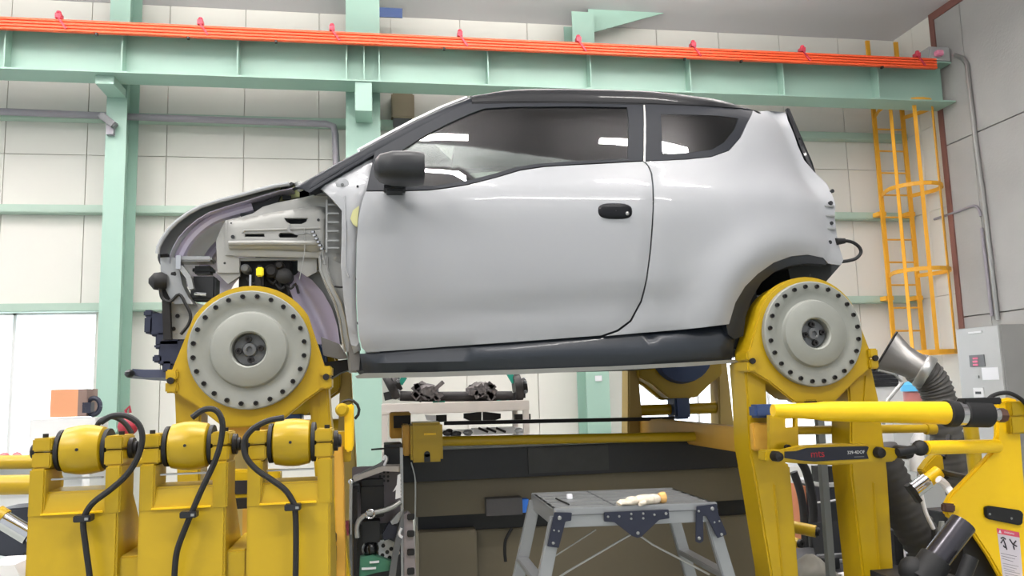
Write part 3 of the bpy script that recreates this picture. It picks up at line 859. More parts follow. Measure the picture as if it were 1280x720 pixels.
# apron (upper side member) with its pressed panel, slots and bracket ladder
YA = 3.50
AP = [(281, 275), (300, 271), (316, 266), (328, 258), (345, 253), (380, 246), (404, 240), (412, 243), (421, 252), (426, 264), (427, 290), (426, 330), (428, 350), (418, 345), (398, 322), (300, 320), (281, 318)]
slots = [[(306, 292), (330, 292), (331, 296), (306, 296)], [(350, 291), (371, 291), (373, 294), (371, 297), (350, 297), (348, 294)], [(355, 272.5), (385, 272.5), (383, 277), (377, 280), (363, 280), (358, 277)]]
ap = plate('apron', AP, M_BARE, car, YA, 0.01, holes=slots, roll=0.008, st=0.03)
PP = [(283, 278), (284, 274), (300, 272.5), (330, 266), (395, 256), (406, 258), (408, 300), (407, 311), (395, 314), (330, 311.5), (286, 311), (283, 306)]
plate('pressed_panel', PP, M_BARE, ap, YA-0.022, 0.024, holes=slots, roll=0.018, st=0.02)
mb = MB()
mb.tube([S(a, b, YA-0.024) for a, b in ((303, 291), (305, 288), (330, 287.5), (400, 285))], 0.005, 6)
mb.build('bead_upper', M_BARE, ap)
MB().tube([S(a, b, YA-0.024) for a, b in ((286, 304), (330, 303.5), (400, 304))], 0.011, 8).build('bead_lower', M_BARE, ap)
for (a, b, r_) in ((291, 296, .008), (398, 275, .006), (289, 279, .004), (281, 329, .005)): dot(a, b, YA-0.0235, r_, M_BLACK, ap)
MB().bb(S(300, 300, YA+0.05), S(395, 268, YA+0.06)).build('backing_plate', M_INT, ap)
for py in (256, 267, 278, 289, 301, 310):
    p = S(416, py, YA-0.02)
    MB().box(p, (0.052, 0.012, 0.008)).build('ladder_rung', M_STEEL, ap, bevel=0.002)
MB().bar(S(408.5, 250, YA-0.02), S(408, 316, YA-0.02), 0.008, 0.012).build('bracket_edge', M_STEEL, ap)
MB().bb(S(392, 242, YA-0.03), S(411, 247, YA+0.03)).build('hinge_block', M_STEEL, ap, bevel=0.006)
MB().prism([S(386, 233, YA+0.03), S(408, 235, YA+0.03), S(412, 243, YA+0.03), S(386, 246, YA+0.03)], (0, 0.05, 0)).build('cowl_corner', M_RUB, car)
MB().prism([S(342, 243, 3.6), S(345, 235, 3.6), (S(366, 231, 3.6)), S(374, 240, 3.6), S(374, 246, 3.6), S(345, 252, 3.6)], (0, 0.02, 0)).build('cowl_end_plate', M_PRIM, car)
MB().bb(S(356, 240, 3.58), S(365, 237, 3.6)).build('cowl_slot', M_BLACK, car); MB().bb(S(353, 249, 3.58), S(364, 245.5, 3.6)).build('cowl_slot', M_BLACK, car)
mb = MB()
mb.prism([S(330, 252, 3.56), S(344, 246, 3.56), S(352, 234, 3.56), S(364, 227.5, 3.56), S(368, 229, 3.56), S(352, 240, 3.56), S(345, 255, 3.56), S(326, 262, 3.56), S(302, 266, 3.56), S(302, 256, 3.56)], (0, 0.2, 0))
mb.build('bonnet_seal', M_BLACK, car)
MB().tube([S(372, 228, 3.5), S(376, 238, 3.5)], 0.015, 10).build('hinge_pin', M_STEEL, car)
MB().bb((-0.55, 3.7, 2.05), (-0.33, 4.6, 2.29)).build('bulkhead', M_INT, car)
# wiring bundle hanging on the apron
t_ = MB()
for k in range(4):
    pts = [S(a+random.uniform(-1.5, 1.5), b+random.uniform(-1, 1), YA-0.04) for a, b in ((362, 281), (361, 289), (372, 293), (388, 292), (396, 300), (404, 308), (402, 318), (406, 330))]
    t_.tube(smooth_path(pts, 3), 0.0022, 5)
t_.build('loose_wires', M_STEEL, car)
t_ = MB()
for k in range(6):
    c_ = S(391+k*2.2, 290+k*4.2, YA-0.045)
    t_.ball(c_, 0.011, 6, (1, .6, .7))
t_.build('foil_wrap', M_CHROME, car)
MB().tube(smooth_path([S(a, b, YA-0.03) for a, b in ((380, 285), (381, 310), (378, 330), (374, 350))], 3), 0.002, 5).build('loose_wire', M_STEEL, car)
# arch inner liner (mauve), curved strip and hinge pillar foot flange
rows = []
for (a, b), (c_, d) in zip([(374, 338), (390, 350), (404, 366), (415, 386), (422, 408), (425, 430)], [(360, 346), (362, 362), (370, 384), (380, 404), (388, 418), (396, 430)]):
    p, q = S(a, b, 3.58), S(c_, d, 3.585)
    rows.append([p.lerp(q, u)+Vector((0.0, 0.05*math.sin(math.pi*u), 0)) for u in (0, .2, .4, .6, .8, 1)])
MB().grid(rows, (0, 0.005, 0)).build('arch_liner', M_LINER, car, smooth=70)
st_ = [(404, 320), (405, 338), (412, 356), (423, 378), (429, 400), (432, 420), (436, 440)]
rows = []
for a, b in st_:
    p = S(a, b, 3.47); rows.append([p+Vector((-0.022, 0.03, 0)), p+Vector((-0.02, 0, 0)), p+Vector((0.018, 0, 0)), p+Vector((0.02, 0.03, 0))])
MB().grid(rows, (0, 0.004, 0)).build('arch_flange', M_BARE, car)
for dx in (-3.5, 3.5):
    MB().tube([S(a+dx, b, 3.466) for a, b in st_], 0.004, 6).build('flange_bead', M_STEEL, car)
plate('lower_pillar_plate', [(398, 320), (428, 330), (432, 380), (438, 420), (450, 440), (446, 466), (436, 466), (432, 425), (424, 385), (410, 352), (400, 338)], M_BARE, car, 3.50, 0.02, st=0.03)
plate('jacking_plate', [(401, 421), (424, 430), (436, 448), (424, 449), (404, 444)], M_BARE2, car, 3.52, 0.02)
MB().prism([S(405, 453, 3.55), S(435, 449, 3.55), S(437, 462, 3.55), S(425, 466, 3.55), S(412, 474, 3.55), S(405, 470, 3.55)], (0, 0.15, 0)).build('subframe_end', M_BOLT, car)
t_ = MB().tube(smooth_path([S(a, b, 3.44) for a, b in ((458, 334), (448, 345), (438, 356), (428, 359), (418, 358))], 3), 0.004, 6)
t_.tube(smooth_path([S(a, b, 3.44) for a, b in ((438, 356), (439, 375), (440, 395), (448, 405), (452, 408))], 3), 0.004, 6)
t_.build('door_harness', M_BOLT, car)
MB().prism([S(437, 408, 3.46), S(443, 418, 3.46), S(450, 445, 3.46), S(449, 463, 3.46), S(439, 463, 3.46), S(436, 440, 3.46)], (0, 0.02, 0)).build('pillar_foot', M_BARE2, car)
# front end carrier, lamps bracket, radiator pieces
fe = MB().bb(S(221, 320, 3.5), S(270, 331, 3.6)).build('front_cross_bracket', M_ALU, car, bevel=0.006)
MB().bb(S(220, 319, 3.48), S(227, 337, 3.5)).build('bracket_tab', M_CHROME, fe)
mb = MB().bar(S(226, 334, 3.5), S(237, 348, 3.5), 0.02, 0.02).bar(S(237, 348, 3.5), S(240, 362, 3.5), 0.02, 0.03)
mb.build('bracket_leg', M_STEEL, fe)
plate('headlamp_panel', [(270, 300), (281, 276), (283, 318), (299, 322), (299, 341), (272, 341)], M_BARE, car, 3.52, 0.02)
plate('strut_panel', [(270, 340), (300, 322), (396, 322), (396, 340), (384, 346), (372, 338), (372, 325), (300, 326), (300, 345), (285, 355)], M_BARE, car, 3.53, 0.02)
plate('arch_closing_plate', [(372, 325), (402, 321), (414, 350), (428, 384), (435, 425), (426, 432), (404, 372), (374, 344)], M_BARE, car, 3.62, 0.012, st=0.03)
MB().bb(S(299, 325, 3.58), S(371, 385, 3.9)).build('motor_bay', M_RUB, car)
MB().bb(S(318, 360, 3.50), S(332, 334, 3.57)).build('brake_hose_block', M_BOLT, car, bevel=0.01)
p = S(325, 340, 3.49); MB().bb(p-Vector((.015, .01, .02)), p+Vector((.015, .01, .02))).build('yellow_cap', mat('cap_yellow', (235, 220, 20), .5), car, bevel=0.005)
p = S(313, 351, 3.49); MB().tube([p+Vector((0, 0, -.025)), p+Vector((0, 0, .025))], .006, 8).build('bright_pin', M_CHROME, car)
for (a, b, r_, m_) in ((340, 340, .03, M_BOLT), (356, 346, .035, M_RUB), (350, 333, .02, M_BOLT), (308, 337, .02, M_DGREY)):
    p = S(a, b, 3.55); MB().lathe([(r_, -0.04), (r_, 0.03), (r_*.6, 0.04)], p, (0, -1, 0), 14).build('motor_fitting', m_, car)
t_ = MB()
for k in range(5):
    a0, b0 = 330+random.uniform(-25, 35), 332+random.uniform(0, 22)
    t_.tube(smooth_path([S(a0, b0, 3.54), S(a0+8, b0+8, 3.53), S(a0+14, b0+2, 3.54), S(a0+18, b0+14, 3.54)], 3), 0.006, 6)
t_.build('motor_hoses', M_RUB, car)
mb = MB()
mb.bb(S(240, 332, 3.56), S(270, 345, 3.64)).bb(S(238, 345, 3.56), S(275, 378, 3.66))
mb.build('coolant_box', M_BLACK, car, bevel=0.01)
MB().tube([S(243, 367, 3.54), S(258, 368, 3.54)], 0.008, 8).build('bright_pin', M_CHROME, car)
plate('carrier_plate', [(213, 378), (240, 376), (262, 384), (258, 402), (240, 424), (214, 424)], M_BARE, car, 3.58, 0.015)
for a, b in ((222, 395), (217, 411)): dot(a, b, 3.578, .009, M_BOLT, car)
rows = []
for a, b in ((208, 322), (209, 340), (212, 356), (220, 372), (226, 380)):
    p = S(a, b, 3.52); rows.append([p+Vector((-.025, 0, 0)), p+Vector((.012, -.01, 0)), p+Vector((.05, 0, 0)), p+Vector((.055, .06, 0))])
MB().grid(rows, (0, 0.006, 0)).build('lamp_bracket', M_ALU, car)
MB().bar(S(206, 318, 3.55), S(210, 425, 3.55), 0.03, 0.03).build('carrier_upright', M_BOLT, car)
p = S(199, 352, 3.52); MB().lathe([(.03, 0), (.04, .02), (.035, .05), (.01, .07)], p+Vector((.03, 0, 0)), (-1, -.3, 0), 14).build('horn', M_RUB, car)
MB().ball(S(216, 344, 3.54), 1, 12, (.035, .03, .045)).build('lamp_socket', M_RUB, car)
mb = MB()
mb.tube(smooth_path([S(a, b, 3.5) for a, b in ((200, 360), (203, 373), (213, 377), (224, 368), (232, 380), (238, 393), (236, 405), (226, 418))], 4), 0.007, 6)
mb.build('lamp_wiring', M_RUB, car)
# dark grille stack at the very front and the lower lip
mb = MB()
for a, b, c, d in ((190, 392, 213, 420), (181, 388, 192, 396), (182, 396, 191, 417), (196, 415, 225, 432), (200, 425, 236, 456), (194, 430, 204, 436), (192, 444, 205, 453), (204, 450, 216, 465)):
    q0, q1 = S(a, b, 3.6), S(c, d, 3.6)
    mb.bb((q0.x, 3.58, q1.z), (q1.x, 4.6, q0.z))
mb.build('radiator_carrier', mat('navy_black_plastic', (36, 42, 66), 0.5), car, bevel=0.006)
rows = []
for a, b, h in ((159, 468, .012), (166, 465, .022), (180, 467, .028), (200, 467, .028), (214, 467, .03), (219, 467, .032)):
    p = S(a, b, 3.6)
    rows.append([Vector((p.x-0.1*(1-s_*s_), YC+s_*.55, p.z-h*0.6)) for s_ in [-1+j/5 for j in range(11)]]+[Vector((p.x-0.1*(1-s_*s_), YC+s_*.55, p.z+h*.6)) for s_ in [1-j/5 for j in range(11)]])
n = 22; mb = MB()
for r in rows: mb.v += r
mb.f = [[j*n+i, j*n+(i+1) % n, (j+1)*n+(i+1) % n, (j+1)*n+i] for j in range(len(rows)-1) for i in range(n)]+[list(range(n)), [(len(rows)-1)*n+i for i in range(n)]]
mb.build('lower_lip', mat('slate_lip', (66, 72, 96), 0.5), car)
MB().ball(S(162, 467, 3.58), 1, 10, (.02, .03, .018)).build('lip_end', M_BLACK, car)
# front suspension knuckle and drive shafts reach the test spindles
for h in (HUBF, HUBR):
    for side in (1, -1):
        yy = (lambda y: y) if side > 0 else (lambda y: 2*YC-y)
        MB().tube([Vector((h.x, yy(3.462), h.z)), Vector((h.x, yy(4.1), h.z-0.02))], 0.05, 10).build('axle_stub', M_BOLT, car)
# ------------------------------------------------------------------ wheel test rig
def spindle(c, out, parent):
    """bolted wheel disc in a yellow bearing housing; c is the disc centre, out the sign of the outward y direction"""
    o = Vector((0, out, 0))
    L = lambda x, h, z: Vector((c.x+x, c.y+out*h, c.z+z))
    disc = MB().lathe([(0.226, -0.03), (0.232, -0.024), (0.232, 0.0), (0.228, 0.004), (0.186, 0.005), (0.182, 0.002), (0.150, 0.002), (0.146, 0.006), (0.143, 0.020), (0.138, 0.023), (0.071, 0.024), (0.065, 0.018), (0.064, -0.028)], c, o, 48).build('mounting_disc', M_DISC, parent)
    MB().lathe([(0.060, -0.02), (0.060, -0.012), (0.03, -0.010), (0.024, 0.004), (0.012, 0.006), (0.012, -0.004)], c, o, 24).build('hub_plate', M_DGREY, disc)
    b0 = None
    for i in range(4):
        a = math.pi/2*i+0.12
        p = L(0.041*math.cos(a), -0.012, 0.041*math.sin(a))
        if b0 is None:
            b0 = MB().lathe([(0.0125, 0), (0.0125, 0.018), (0.006, 0.018), (0.006, 0.010)], p, o, 10).build('hub_bolt', M_BOLT, disc); p0 = p
        else: share(b0, p-p0, disc)
    b0 = None
    for i in range(24):
        a = 2*math.pi*(i+0.5)/24
        p = L(0.209*math.cos(a), 0.004, 0.209*math.sin(a))
        if b0 is None:
            b0 = MB().lathe([(0.0095, 0), (0.0095, 0.010), (0.006, 0.0105), (0.0055, 0.005)], p, o, 8).build('bolt', M_BOLT, disc); p0 = p
        else: share(b0, p-p0, disc)
    def outline(r, dz=0.0):
        pts = []
        for i in range(17):
            a = math.radians(32+116*i/16)
            pts.append((r*math.cos(a), r*math.sin(a)))
        pts += [(-0.295-dz, -0.075), (-0.295-dz, -0.155), (-0.21, -0.205), (-0.095, -0.30-dz), (0.095, -0.30-dz), (0.21, -0.205), (0.285+dz, -0.155), (0.285+dz, -0.075)]
        return pts
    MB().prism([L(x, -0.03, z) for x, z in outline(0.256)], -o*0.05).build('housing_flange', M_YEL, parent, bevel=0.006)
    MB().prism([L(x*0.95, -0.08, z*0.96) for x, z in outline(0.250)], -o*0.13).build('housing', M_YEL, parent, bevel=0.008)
    for s_ in (-1, 1):
        e = MB().bb(L(s_*0.268, -0.012, -0.070), L(s_*0.312, -0.13, -0.112)).bb(L(s_*0.268, -0.012, -0.116), L(s_*0.312, -0.13, -0.160)).build('clamp_ear', M_YEL, parent, bevel=0.006)
        MB().lathe([(0.013, 0), (0.013, 0.012), (0.007, 0.012)], L(s_*0.291, -0.012, -0.113), o, 10).build('clamp_bolt', M_BOLT, e)
def post(px_left, px_right, Y, dep, name, parent, m_=M_YEL, zend=0.0):
    """upright plate column: both edges as picture points at depth Y, continued down to the floor"""
    l = [S(a, b, Y) for a, b in px_left]; r = [S(a, b, Y) for a, b in px_right]
    lf = Vector((l[-1].x+(l[-1].x-l[-2].x)*0.3, Y, zend)); rf = Vector((r[-1].x+(r[-1].x-r[-2].x)*0.3, Y, zend))
    pr = l+[lf, rf]+r[::-1]
    return MB().prism(pr, (0, dep, 0)).build(name, m_, parent, bevel=0.008)

# near rear stand
t = thing('wheel_stand', 'yellow wheel stand with bolted grey disc under the near rear wheel arch', 'stand', (HUBR.x, 3.35, 0), 'wheel stands of the test rig')
spindle(HUBR, -1, t)
p1 = post([(930, 452), (934, 500), (937, 560), (946, 610), (964, 720)], [(957, 455), (960, 520), (963, 566), (988, 582), (999, 720)], 3.32, 0.16, 'post', t)
p2 = post([(1060, 482), (1063, 520), (1064, 590), (1079, 720)], [(1089, 455), (1099, 500), (1110, 590), (1118, 720)], 3.32, 0.16, 'post', t)
for (a, b, c_, d) in ((968, 604, 979, 720), (1092, 602, 1100, 720)):
    MB().bar(S(a, b, 3.318), S(c_, d, 3.318), 0.012, 0.012).build('weld_rib', M_YEL, t, bevel=0.004)
MB().bar(S(1080, 525, 3.318), S(1084, 470, 3.318), 0.02, 0.012).build('weld_rib', M_YEL, t)
MB().prism([S(a, b, 3.2) for a, b in ((962, 519), (997, 518), (998, 545), (999, 566), (963, 567))], (0, 0.03, 0)).build('bracket_plate', M_YEL, t, bevel=0.004) if False else None
def ringplate(name, outer, inner, Y, th, m_, par):
    o_ = [S(a, b, Y) for a, b in outer]; i_ = [S(a, b, Y) for a, b in inner]
    return sheet(name, [(p.x, p.z) for p in o_], m_, par, holes=[[(p.x, p.z) for p in i_]], surf=lambda x, z: Y, th=th, st=0.05, px=False)
ringplate('bracket_plate', [(962, 519), (997, 518), (999, 566), (963, 567)], [(982, 523.5), (994, 523), (994, 534), (982, 534.5)], 3.17, 0.025, M_YEL, t)
MB().lathe([(0.012, 0), (0.012, 0.02)], S(983, 559, 3.17), (0, -1, 0), 10).build('bracket_bolt', M_BOLT, t)
MB().bb(S(944, 506, 3.24), S(966, 521, 3.31)).build('clamp_block', M_BLUE, t, bevel=0.01)
q = S(1011, 502, 3.3); MB().bb(q-Vector((.03, .02, .02)), q+Vector((.03, .06, .015))).build('bump_stop', M_RUB, t, bevel=0.005)
arm = [(957, 563), (985, 563), (1008, 557.5), (1050, 555), (1085, 555.5), (1122, 561), (1124, 571), (1118, 577), (1090, 579), (1040, 581.5), (1000, 579.5), (957, 577)]
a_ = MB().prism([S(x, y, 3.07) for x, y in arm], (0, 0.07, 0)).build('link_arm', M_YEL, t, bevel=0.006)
blk = [(981, 564.5), (995, 564), (1008, 560), (1050, 558.3), (1084, 557.8), (1086, 559), (1083.5, 566), (1086, 573.5), (1050, 575), (1018, 577), (1000, 575.5), (981, 572.5)]
bp = MB().prism([S(x, y, 3.066) for x, y in blk], (0, 0.004, 0)).build('black_name_plate', mat('black_enamel', (26, 28, 40), 0.4), a_)
q = S(1022, 567.5, 3.0655)
text('logo', 'mts', M_TEXTR, a_, q, (1, 0, 0), (0, 0, 1), 0.042, 0.0005)
q = S(1070, 565.5, 3.0655); text('plate_text', '329-4DOF', M_TEXTW, a_, q, (1, 0, 0.0), (0, 0, 1), 0.018, 0.0005)
q = S(1074, 571, 3.0655); MB().bb(q-Vector((.022, .0003, .002)), q+Vector((.022, .0003, .002))).build('plate_small_print', M_DGREY, a_)
for (x, y, r_, h) in ((968, 570, .021, .045), (1097, 565.5, .023, .03), (1127, 565, .028, .05)):
    MB().lathe([(r_, -0.03), (r_, h*0.6), (r_*0.8, h), (0.002, h+0.004)], S(x, y, 3.07), (0, -1, 0), 16).build('pivot_pin', M_BOLT, a_)

# near front stand
t = thing('wheel_stand', 'yellow wheel stand with bolted grey disc under the stripped car front', 'stand', (HUBF.x, 3.35, 0), 'wheel stands of the test rig')
spindle(HUBF, -1, t)
post([(217, 470), (219, 520), (221, 600), (224, 720)], [(252, 490), (251, 520), (250, 600), (250, 720)], 3.34, 0.14, 'post', t)
post([(384, 470), (388, 520), (394, 600), (412, 720)], [(408, 455), (413, 520), (420, 580), (437, 720)], 3.34, 0.14, 'post', t)
MB().bar(S(398, 480, 3.338), S(398, 540, 3.338), 0.006, 0.004).build('weld_rib', M_YEL, t)
MB().bb(S(276, 532, 3.32), S(345, 560, 3.45)).build('tie_plate', M_OCHRE, t, bevel=0.008)
arm = MB().prism([S(x, y, 3.1) for x, y in ((262, 588), (350, 588), (350, 632), (262, 632))], (0, .07, 0)).build('link_arm', M_YEL, t, bevel=0.006)
MB().prism([S(x, y, 3.096) for x, y in ((280, 601), (330, 600), (330, 617), (280, 618))], (0, .004, 0)).build('black_name_plate', MATS['black_enamel'], arm)
q = S(315, 608, 3.0955); text('plate_text', '329', M_TEXTW, arm, q, (1, 0, 0), (0, 0, 1), 0.02, 0.0005)
MB().bb(S(280, 624, 3.08), S(330, 631, 3.16)).build('lower_clamp', M_BOLT, arm)
MB().bb(S(303, 630, 3.3), S(321, 760, 3.4)).build('brace', M_OCHRE, t, bevel=0.006)

# far side stands
HF = Vector((HUBR.x, 2*YC-3.25, HUBR.z)); HFF = Vector((HUBF.x, 2*YC-3.25, HUBF.z))
for h, lab in ((HF, 'shadowed wheel stand under the far rear side of the car, seen below the sill'), (HFF, 'ochre wheel stand on the far front side, half hidden behind the near one')):
    t = thing('wheel_stand', lab, 'stand', (h.x, h.y-0.1, 0), 'wheel stands of the test rig')
    spindle(h, 1, t)
    MB().lathe([(0.20, 0), (0.19, 0.06), (0.06, 0.08)], (h.x, h.y-0.21, h.z), (0, -1, 0), 32).build('bearing_cover', M_BLUE, t)
    for s_ in (-1, 1):
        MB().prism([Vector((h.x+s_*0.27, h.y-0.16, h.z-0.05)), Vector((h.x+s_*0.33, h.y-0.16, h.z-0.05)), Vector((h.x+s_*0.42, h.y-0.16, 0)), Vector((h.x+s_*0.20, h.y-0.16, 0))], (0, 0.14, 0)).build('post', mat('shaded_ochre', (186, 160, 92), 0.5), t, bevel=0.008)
    MB().bb((h.x-0.05, h.y-0.2, h.z-0.42), (h.x+0.05, h.y-0.05, h.z-0.28)).build('clamp_block', M_BLUE, t, bevel=0.012)
    MB().tube([(h.x-0.33, h.y-0.1, h.z-0.36), (h.x+0.33, h.y-0.1, h.z-0.36)], 0.035, 12).build('cross_tube', M_YEL, t)

# cross beam between the two rear stands, seen running away to the left
n0, n1 = S(955, 534, 3.42), S(955, 566, 3.42)
xs_ = n0.x
solo(MB().bb((xs_-0.10, 3.36, n1.z), (xs_-0.02, 5.0, n0.z)), 'cross_beam', M_OCHRE, 'ochre cross beam running back between the two rear wheel stands', 'beam', bevel=0.006)
solo(MB().bb(S(941, 529, 3.28), S(962, 562, 3.318)), 'end_block', M_OCHRE, 'ochre end block bolted to the left rear post beside the bracket', 'block', bevel=0.006)
# yellow tube, box and rod under the car
t = thing('guide_tube', 'long thin yellow tube running under the car from the yellow box', 'tube', S(740, 548, 4.0))
MB().tube([S(548, 551.5, 4.0), S(930, 544.5, 4.0)], 0.024, 12).build('tube', M_YEL, t)
bx = thing('gear_box', 'square yellow housing with a slot at the end of the long tube', 'box', S(531, 577, 3.9))
q0, q1 = S(513, 529, 3.86), S(554, 577, 3.86)
MB().bb((q0.x, 3.86, q1.z), (q1.x, 4.085, q0.z)).build('housing', M_YEL, bx, bevel=0.012)
q = S(534, 572, 3.858); MB().bb(q+Vector((-.014, -.002, -.02)), q+Vector((.014, .004, .016))).lathe([(.014, 0), (.014, .006)], q+Vector((0, -.002, .016)), (0, 1, 0), 12).build('slot', M_BLACK, bx)
MB().bb((q0.x-0.035, 3.9, q1.z+0.03), (q0.x, 4.1, q0.z-0.01)).build('side_flange', M_OCHRE, bx, bevel=0.006)
MB().bb(S(487, 516, 4.2), S(512, 545, 4.4)).build('mount', M_OCHRE, bx, bevel=0.006)
MB().bb(S(492, 520, 4.15), S(513, 534, 4.2)).build('dark_cover', M_RUB, bx)
MB().bb(S(530, 541.5, 3.855), S(545, 543.5, 3.859)).build('raised_edge', M_YEL2, bx)
solo(MB().bar(S(555, 529, 4.7), S(842, 523, 4.7), 0.03, 0.022), 'dark_rod', M_BOLT, 'thin dark rod lying above the machine bed', 'rod')

# machine bed under the car
YB = 4.15
xa, xb_ = S(498, 600, YB).x, S(952, 600, YB).x
def zz(py, x=720): return S(x, py, YB).z
bd = thing('machine_bed', 'dark layered machine bed with tan cast blocks beneath the car', 'machine', ((xa+xb_)/2, YB+.4, 0))
MB().bb((xa, YB-0.05, zz(592)), (xb_, 4.78, zz(555))).build('top_slab', M_BED, bd, bevel=0.004)
MB().bb((xa, YB, zz(636)), (xb_-0.0, 4.76, zz(593))).build('cast_beam', M_TAN, bd, bevel=0.004)
MB().bb((xa+0.1, YB+0.12, zz(662)), (xb_, 4.75, zz(636))).build('shadow_gap', M_BED, bd)  # dark colour stands in for the shade in this gap
MB().bb((S(524, 680, YB).x, YB+0.02, 0), (S(597, 680, YB).x, 4.75, zz(656))).build('cast_block', M_TAN, bd, bevel=0.006)
MB().bb((S(598, 680, YB).x, YB+0.10, 0), (xb_, 4.75, zz(660))).build('cast_block', M_TAN, bd, bevel=0.006)
MB().bb(S(660, 560, 4.09), S(760, 587, 4.11)).build('cover_plate', mat('smudged_cover', (58, 58, 58), .5, var=.3, scale=14), bd)
MB().bb(S(608, 624, 4.06), S(650, 640, 4.14)).build('bracket', mat('dim_bracket', (74, 72, 74), .5), bd)
solo(MB().tube(smooth_path([S(a, b, 4.06) for a, b in ((514, 578), (519, 600), (519, 640), (518, 700))], 4), 0.004, 5), 'hanging_wire', M_STEEL, 'thin wire hanging beside the yellow housing over the bed', 'wire')
solo(MB().tube(smooth_path([S(a, b, 4.1) for a, b in ((640, 660), (632, 675), (631, 690), (632, 702))], 4), 0.008, 6), 'cable_tail', M_RUB, 'dark cable tail hanging on the tan block left of the platform', 'cable')

# long strut with load cell to the right, and the parallel tubes
YS = 3.05
t = thing('strut', 'thick yellow strut with black load cell reaching the right bracket', 'strut', S(1080, 530, YS))
MB().tube([S(966, 513, YS), S(1020, 514, YS), S(1030, 514, YS), S(1184, 516.3, YS)], [0.025, 0.035, 0.040, 0.048], 20).build('tube', M_YEL2, t)
ld = MB().lathe([(0.048, 0), (0.056, 0.006), (0.056, 0.045), (0.050, 0.05), (0.050, 0.08), (0.056, 0.085), (0.056, 0.20), (0.050, 0.205)], S(1181, 516.5, YS), S(1245, 518, YS)-S(1181, 516.5, YS), 24).build('load_cell', M_RUB, t)
dx = (S(1245, 518, YS)-S(1181, 516.5, YS)).normalized()
MB().lathe([(0.0515, 0.052), (0.0515, 0.078)], S(1181, 516.5, YS), dx, 24).build('bright_ring', M_CHROME, ld)
MB().lathe([(0.052, 0.165), (0.052, 0.185), (0.035, 0.2), (0.03, 0.23)], S(1185, 517, YS), dx, 24).build('end_ring', M_CHROME, ld)
MB().bb(S(1207, 498, YS-.03), S(1240, 505, YS+.03)).build('terminal_box', M_RUB, ld, bevel=0.005)
q = S(1246, 519, YS)
MB().lathe([(0.024, 0), (0.030, 0.02), (0.030, 0.055), (0.024, 0.06)], q-dx*0.02, dx, 8).build('rod_eye', mat('rusty_brown', (92, 66, 58), 0.6, metal=.3), t)
t = thing('strut', 'slimmer yellow tie tube below the thick strut, ending at a black joint', 'strut', S(1200, 570, 2.98))
MB().tube([S(1156, 559.7, 2.98), S(1246, 557.5, 3.12)], 0.0285, 16).build('tube', M_YEL2, t)
MB().ball(S(1150, 560, 2.98), .032, 14).tube([S(1122, 565.5, 2.98), S(1152, 560, 2.98)], .018, 10).build('ball_joint', M_RUB, t)
solo(MB().tube([S(996, 538, 3.50), S(1162, 535.5, 3.50)], 0.02, 14).tube([S(1157, 536, 3.50), S(1168, 536, 3.50)], 0.028, 12), 'strut', M_YEL, 'thin yellow tube passing behind the right rear post', 'strut')
solo(MB().tube([S(1213, 530, 4.4), Vector((S(1222, 585, 4.4).x, 4.4, 0))], 0.042, 12), 'pipe_post', M_YEL, 'yellow pipe post standing behind the load cell', 'post')
# right bracket (bell crank) with its warning label
YR = 3.12
bc = thing('bell_crank', 'large bright yellow bell crank bracket at the right edge with warning label', 'bracket', S(1255, 640, YR+.1))
pl = [(1247, 501), (1262, 497), (1274, 500), (1277, 545), (1284, 640), (1292, 730), (1256, 730), (1236, 695), (1218, 668), (1196, 654), (1184, 645), (1181, 634), (1188, 620), (1240, 566), (1247, 545)]
MB().prism([S(a, b, YR) for a, b in pl], (0, 0.03, 0)).build('web_plate', M_YEL2, bc, bevel=0.008)
fl = S(1270, 730, YR)
MB().bb((fl.x-0.02, YR-.02, 0), (fl.x+0.25, YR+.2, fl.z+0.02)).build('pedestal', M_YEL2, bc)
MB().bb(S(1263, 502, YR-.03), S(1284, 519, YR+.05)).build('cap_block', M_YEL, bc, bevel=0.006)
MB().bb(S(1263, 520.5, YR-.03), S(1284, 540, YR+.05)).build('cap_block', M_YEL, bc, bevel=0.006)
MB().lathe([(.022, 0), (.022, .012), (.012, .016)], S(1191, 635, YR), (0, -1, 0), 20).build('pivot_boss', M_YEL2, bc)
MB().bar(S(1178, 634, YR-.03), S(1192, 635, YR-.03), .03, .035).build('pivot_pin', mat('rusty_brown', (92, 66, 58)), bc, bevel=.006)
mb = MB().prism([S(a, b, YR-.016) for a, b in ((1232, 634), (1238, 632.5), (1276, 638), (1280, 642), (1279, 655), (1275, 657), (1236, 649), (1232.5, 645))], (0, .016, 0))
hb = mb.build('rubber_bumper', M_RUB, bc, bevel=.004)
for a, b in ((1237, 642.5), (1264, 648)): MB().lathe([(.005, 0), (.005, .003)], S(a, b, YR-.016), (0, -1, 0), 8).build('screw', M_STEEL, hb)
def quadp(px, dy=.0015, nm='x', m_=M_WHITE, par=None): return MB().prism([S(a, b, YR-dy) for a, b in px], (0, .001, 0)).build(nm, m_, par)
lb = quadp([(1246, 660), (1274, 665.5), (1280, 740), (1256, 740)], .0012, 'warning_label', mat('label_white', (214, 206, 214), .5), bc)
quadp([(1246, 660), (1274, 665.5), (1274.7, 672), (1247, 667)], .0016, 'label_header', M_LABP, lb)
q = S(1261.5, 666.5, YR-.0022); text('label_title', 'WARNING', M_PAPER, lb, q, S(1274, 669, YR)-S(1247, 664, YR), (0, 0, 1), 0.010, 0.0002)
quadp([(1248.2, 666), (1250, 662), (1252, 666.6)], .0019, 'label_triangle', M_PAPER, lb)
